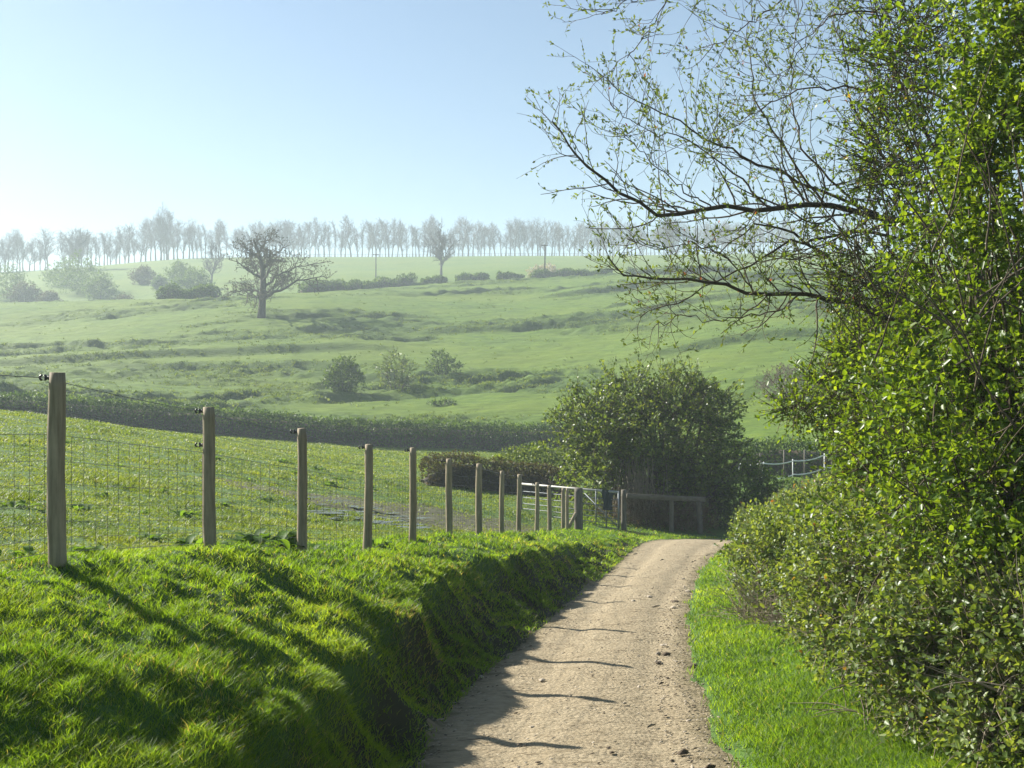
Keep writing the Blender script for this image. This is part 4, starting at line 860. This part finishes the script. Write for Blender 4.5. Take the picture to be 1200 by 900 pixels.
# bramble in front, foot of hedge
bl = blobs_px([(1170, 760, 7.2, 110, 90, .6), (1090, 740, 8.0, 100, 75, .6), (1140, 680, 7.9, 110, 70, .6), (1060, 660, 8.8, 80, 60, .6), (1010, 730, 8.8, 70, 50, .5), (1180, 850, 6.7, 80, 80, .45), (1080, 810, 7.5, 60, 45, .4), (1280, 800, 6.6, 130, 150, .7), (985, 690, 9.4, 50, 40, .4)])
bush('bramble_thicket', (3.9, 7.8, zg(3.9, 7.8)), 'near bramble thicket spilling onto the grass verge at lower right', 'brambles', bl, 7600, 8, .043, .85, .24, M['bramble'], M['stem'], 203, upb=.15, inner=.35, nbr=150, br=.008, stemr=.0022, lump=.5, red=.005, gf=1.8, gthr=-.10)
bl = blobs_px([(930, 650, 15, 54, 40, .9), (985, 625, 14, 60, 42, .9), (1010, 660, 12.5, 70, 55, .8), (905, 668, 16, 36, 36, .8), (960, 612, 16.5, 42, 24, .9), (1050, 610, 12, 70, 55, .8), (925, 632, 19, 32, 26, .9), (955, 690, 12.4, 50, 40, .5), (890, 640, 20, 30, 34, .8), (905, 690, 14, 32, 30, .5)])
bush('bramble_bush', (4.6, 14.5, zg(4.6, 14.5)), 'rounded sunlit bramble bush beside the bend of the track', 'brambles', bl, 8200, 9, .052, .85, .26, M['bramble'], M['stem'], 204, upb=.25, inner=.35, nbr=170, br=.010, stemr=.003, lump=.45, red=.006, tlo=.1)
bl = blobs_px([(892, 618, 24, 16, 14, 1.), (930, 604, 24, 34, 18, 1.2), (905, 632, 23, 26, 20, 1.), (880, 642, 25, 12, 14, .8), (990, 595, 22, 50, 30, 1.5)])
bush('bramble_bush', (6.2, 23.5, zg(6.2, 23.5)), 'yellowish far bramble bush at the bend, furthest along the verge', 'brambles', bl, 2600, 9, .075, .85, .3, M['bramble'], M['stem'], 205, inner=.3, nbr=60, br=.012, stemr=.005, lump=.3, red=.03, tlo=.45, kind=4)

# long stems showing through the hedge
rr = random.Random(71); mb = MB(); hs_ = empty('hedge_stems', tuple(at(1100, 700, 7.6)), 'long thin bare stems leaning out of the bright hawthorn hedge', 'stems')
for i in range(46):
    u0 = rr.uniform(1020, 1230); v0 = rr.uniform(250, 900); Yp = np.interp(u0, [1020, 1230], [8.3, 7.0])-rr.uniform(0, .15)
    P, _ = curve(at(u0, v0, Yp), (rr.gauss(0, .55), rr.gauss(-.25, .3), rr.gauss(.8, .5)), rr.uniform(.5, 1.4), 9, rr, .07, -.03); P[:, 2] = np.maximum(P[:, 2], terrain(P[:, 0], P[:, 1])+.01); mb.tube(P, np.linspace(.008, .0025, len(P)), 5, False)
mb.build('stems', M['twig'], hs_)
# dead cane tangles at the foot of the brambles
rr = random.Random(31); mb = MB(); dc = empty('dead_canes', tuple(at(895, 740, 13)), 'brown dead bramble canes arching at the foot of the bramble bush', 'dead canes')
for i in range(420):
    u0 = rr.uniform(868, 1010); Yp = np.interp(u0, [868, 1010], [14, 10.6])+rr.uniform(-.2, .6); x = (u0-600)/F*Yp; z = zg(x, Yp)
    P, _ = curve((x, Yp, z-.05), (rr.gauss(-.1, .5), rr.gauss(-.2, .4), 1), rr.uniform(.35, 1.0), 7, rr, .12, -.13); mb.tube(P, np.linspace(.005, .002, len(P)), 4, False)
mb.build('canes', M['stem'], dc)
rr = random.Random(32); mb = MB(); dc = empty('dead_canes', tuple(at(1060, 850, 7.4)), 'grey dead canes sticking out of the near bramble thicket', 'dead canes')
for i in range(170):
    u0 = rr.uniform(985, 1210); Yp = np.interp(u0, [985, 1210], [8.4, 6.5])+rr.uniform(-.1, .3); b = at(u0, rr.uniform(740, 880), Yp)
    P, _ = curve(b, (rr.gauss(-.1, .6), rr.gauss(-.4, .3), rr.gauss(.2, .8)), rr.uniform(.25, .8), 7, rr, .12, -.08); P[:, 2] = np.maximum(P[:, 2], terrain(P[:, 0], P[:, 1])+.01)
    mb.tube(P, np.linspace(.005, .002, len(P)), 4, False)
mb.build('canes', M['stem'], dc)

# willow with budding whips
wl = empty('willow_tree', (5.6, 12.4, zg(5.6, 12.4)), 'budding willow with long arching bare boughs over the track', 'tree')
rr = random.Random(55); tr_, wh = MB(), MB(); tips = []
root_p = np.array([5.6, 12.4, zg(5.6, 12.4)-.2])
tp = resample([root_p, at(1160, 520, 12.2), at(1150, 400, 12), at(1140, 300, 11.8)], 10); tr_.tube(tp, np.linspace(.16, .10, 10), 10)
mains = [([(1144, 300, 11.8), (1088, 264, 11.4), (1023, 251, 11.2), (967, 239, 11.0), (901, 243, 10.8), (836, 245, 10.7), (780, 252, 10.6), (733, 233, 10.6), (691, 200, 10.5), (668, 172, 10.5), (647, 142, 10.5)], .062),
 ([(1150, 440, 12), (1080, 390, 11.6), (1027, 366, 11.2), (976, 348, 11), (939, 343, 10.8), (883, 345, 10.6), (827, 327, 10.5), (780, 330, 10.4), (735, 325, 10.4), (712, 300, 10.4)], .055),
 ([(1150, 400, 12), (1100, 365, 11.8), (1055, 348, 11.6), (1004, 327, 11.5), (967, 299, 11.4), (930, 270, 11.3), (880, 262, 11.2), (840, 300, 11.1)], .055),
 ([(1030, 251, 11.2), (967, 229, 11.3), (892, 191, 11.2), (850, 173, 11.2), (794, 140, 11.1), (733, 112, 11.1), (700, 85, 11)], .03),
 ([(1120, 288, 11.6), (1004, 271, 11.4), (967, 280, 11.2), (920, 285, 11), (864, 317, 10.9), (800, 350, 10.8), (750, 372, 10.8)], .032),
 ([(967, 240, 11), (915, 170, 11.1), (885, 110, 11.2), (878, 50, 11.3), (885, -20, 11.3)], .022), ([(1010, 250, 11.2), (943, 180, 11.3), (925, 120, 11.4), (930, 47, 11.4), (945, -20, 11.4)], .022),
 ([(1144, 300, 11.8), (1110, 200, 11.8), (1060, 110, 11.8), (1030, 30, 11.8), (1020, -50, 11.8)], .045), ([(1088, 264, 11.4), (1040, 190, 11.6), (1000, 120, 11.6), (985, 40, 11.6), (990, -40, 11.6)], .03),
 ([(1150, 120, 10.8), (1060, 103, 10.7), (980, 102, 10.6), (925, 110, 10.6), (880, 133, 10.5), (840, 165, 10.5)], .022),
 ([(1130, -60, 10.5), (1040, 10, 10.4), (980, 15, 10.4), (945, 40, 10.3), (920, 90, 10.3)], .02), ([(1000, -60, 10.3), (900, 10, 10.3), (860, 40, 10.3), (830, 60, 10.3)], .016),
 ([(900, -60, 10), (840, -25, 10), (790, -10, 10), (770, 20, 10), (757, 45, 10), (735, 68, 10)], .010), ([(860, -60, 10), (780, -20, 10), (740, 0, 10), (705, 17, 10)], .010),
 ([(900, 243, 10.8), (860, 200, 10.9), (800, 160, 10.9), (745, 150, 10.9), (715, 120, 10.9)], .018), ([(835, 245, 10.7), (790, 215, 10.6), (750, 175, 10.6), (720, 150, 10.6)], .014),
 ([(883, 345, 10.6), (850, 300, 10.5), (810, 285, 10.5), (770, 290, 10.5), (735, 280, 10.5)], .014), ([(940, 343, 10.8), (900, 370, 10.7), (840, 375, 10.6), (790, 370, 10.6), (765, 385, 10.6)], .014),
 ([(1120, 330, 11.7), (1080, 240, 11.9), (1060, 180, 12), (1075, 90, 12)], .03)]
S = [dict(den=8.5, sh=.5, rf=.40, L=1.0, ang=(28, 80), n=8, wig=.14, grav=.05, k=4, lo=.12, m=1, rmin=.0036, tp=.4, bias=(-.06, 0, .2)),
     dict(den=6.5, rf=.6, L=.34, ang=(25, 70), n=4, wig=.16, grav=.04, k=3, lo=.15, m=1, rmin=.0022, tp=.6, bias=(-.05, 0, .15))]
for P, r0 in mains:
    P = resample([at(*p) for p in P], 22); P[1:-1] += np.array([[rr.gauss(0, .018) for _ in range(3)] for _ in range(20)])
    r0 *= .62; (tr_ if r0 > .016 else wh).tube(P, np.maximum(.0045, np.linspace(r0, r0*.16, len(P))), 7 if r0 > .016 else 5, False)
    tips.append((P[14:], P[-1]-P[-2])); sub([tr_, wh], tips, P, r0, r0*.2, 0, rr, S)
tr_.build('trunk', M['bark'], wl, True); wh.build('twigs', M['twig'], wl)
V, Q, T, t = tip_leaves(tips, rr, 7, .046, .019, .9, .05, 1., .010); mb = MB(); mb.add(V, Q, T, t); mb.build('foliage', M['willow'], wl)

# ------------------------------------------------------------------ haze
hb = MB(); x0_, x1_, y0_, y1_, z0_, z1_ = -2100, 2100, -40, 950, -9, 84
hb.box(((x0_+x1_)/2, (y0_+y1_)/2, (z0_+z1_)/2), (x1_-x0_, y1_-y0_, z1_-z0_))
m, nt = new_mat('haze_air'); v = nt.nodes.new('ShaderNodeVolumePrincipled'); v.inputs['Color'].default_value = (.80, .91, 1, 1); v.inputs['Density'].default_value = .0008; v.inputs['Anisotropy'].default_value = .15
o = nt.nodes.new('ShaderNodeOutputMaterial'); nt.links.new(v.outputs[0], o.inputs['Volume'])
hz = hb.build('haze', m); tag(hz, 'pale blue morning haze lying over the valley', 'haze', kind='stuff')

# ------------------------------------------------------------------ light, sky, camera
w = bpy.data.worlds.new('World'); sc.world = w; w.use_nodes = True; nt = w.node_tree; bg = nt.nodes['Background']
sky = nt.nodes.new('ShaderNodeTexSky'); sky.sky_type = 'NISHITA'; sky.sun_disc = False; sky.sun_elevation = R(SUN_EL); sky.sun_rotation = R(SUN_AZ)
sky.air_density = 1.0; sky.dust_density = .7; sky.ozone_density = .8; nt.links.new(mixc(nt, 1., sky.outputs[0], (.90, 1., 1.04), 'MULTIPLY'), bg.inputs[0]); bg.inputs[1].default_value = .051
sl = bpy.data.lights.new('sun', 'SUN'); sl.energy = 5.0; sl.angle = R(.5); sl.color = (1, .95, .86); so = bpy.data.objects.new('sun', sl); C.objects.link(so)
so.rotation_euler = (R(90-SUN_EL), 0, R(-SUN_AZ+180)); so.location = (-30, 20, 30)
import mathutils
sd_ = mathutils.Vector((math.sin(R(SUN_AZ))*math.cos(R(SUN_EL)), math.cos(R(SUN_AZ))*math.cos(R(SUN_EL)), math.sin(R(SUN_EL))))
so.rotation_euler = sd_.to_track_quat('Z', 'Y').to_euler()
cam = bpy.data.cameras.new('camera'); co = bpy.data.objects.new('camera', cam); C.objects.link(co); co.location = (0, 0, 0); co.rotation_euler = (R(90), 0, 0)
cam.sensor_width = 36; cam.lens = F/1200*36; cam.clip_end = 5000; cam.clip_start = .1; sc.camera = co
sc.render.engine = 'CYCLES'; cy_ = sc.cycles; cy_.max_bounces = 6; cy_.diffuse_bounces = 3; cy_.glossy_bounces = 2; cy_.transmission_bounces = 4; cy_.volume_bounces = 1
cy_.use_denoising = True; cy_.sample_clamp_indirect = 6
sc.view_settings.view_transform = 'Standard'; sc.view_settings.look = 'None'; sc.view_settings.exposure = 1.38; sc.view_settings.gamma = 1
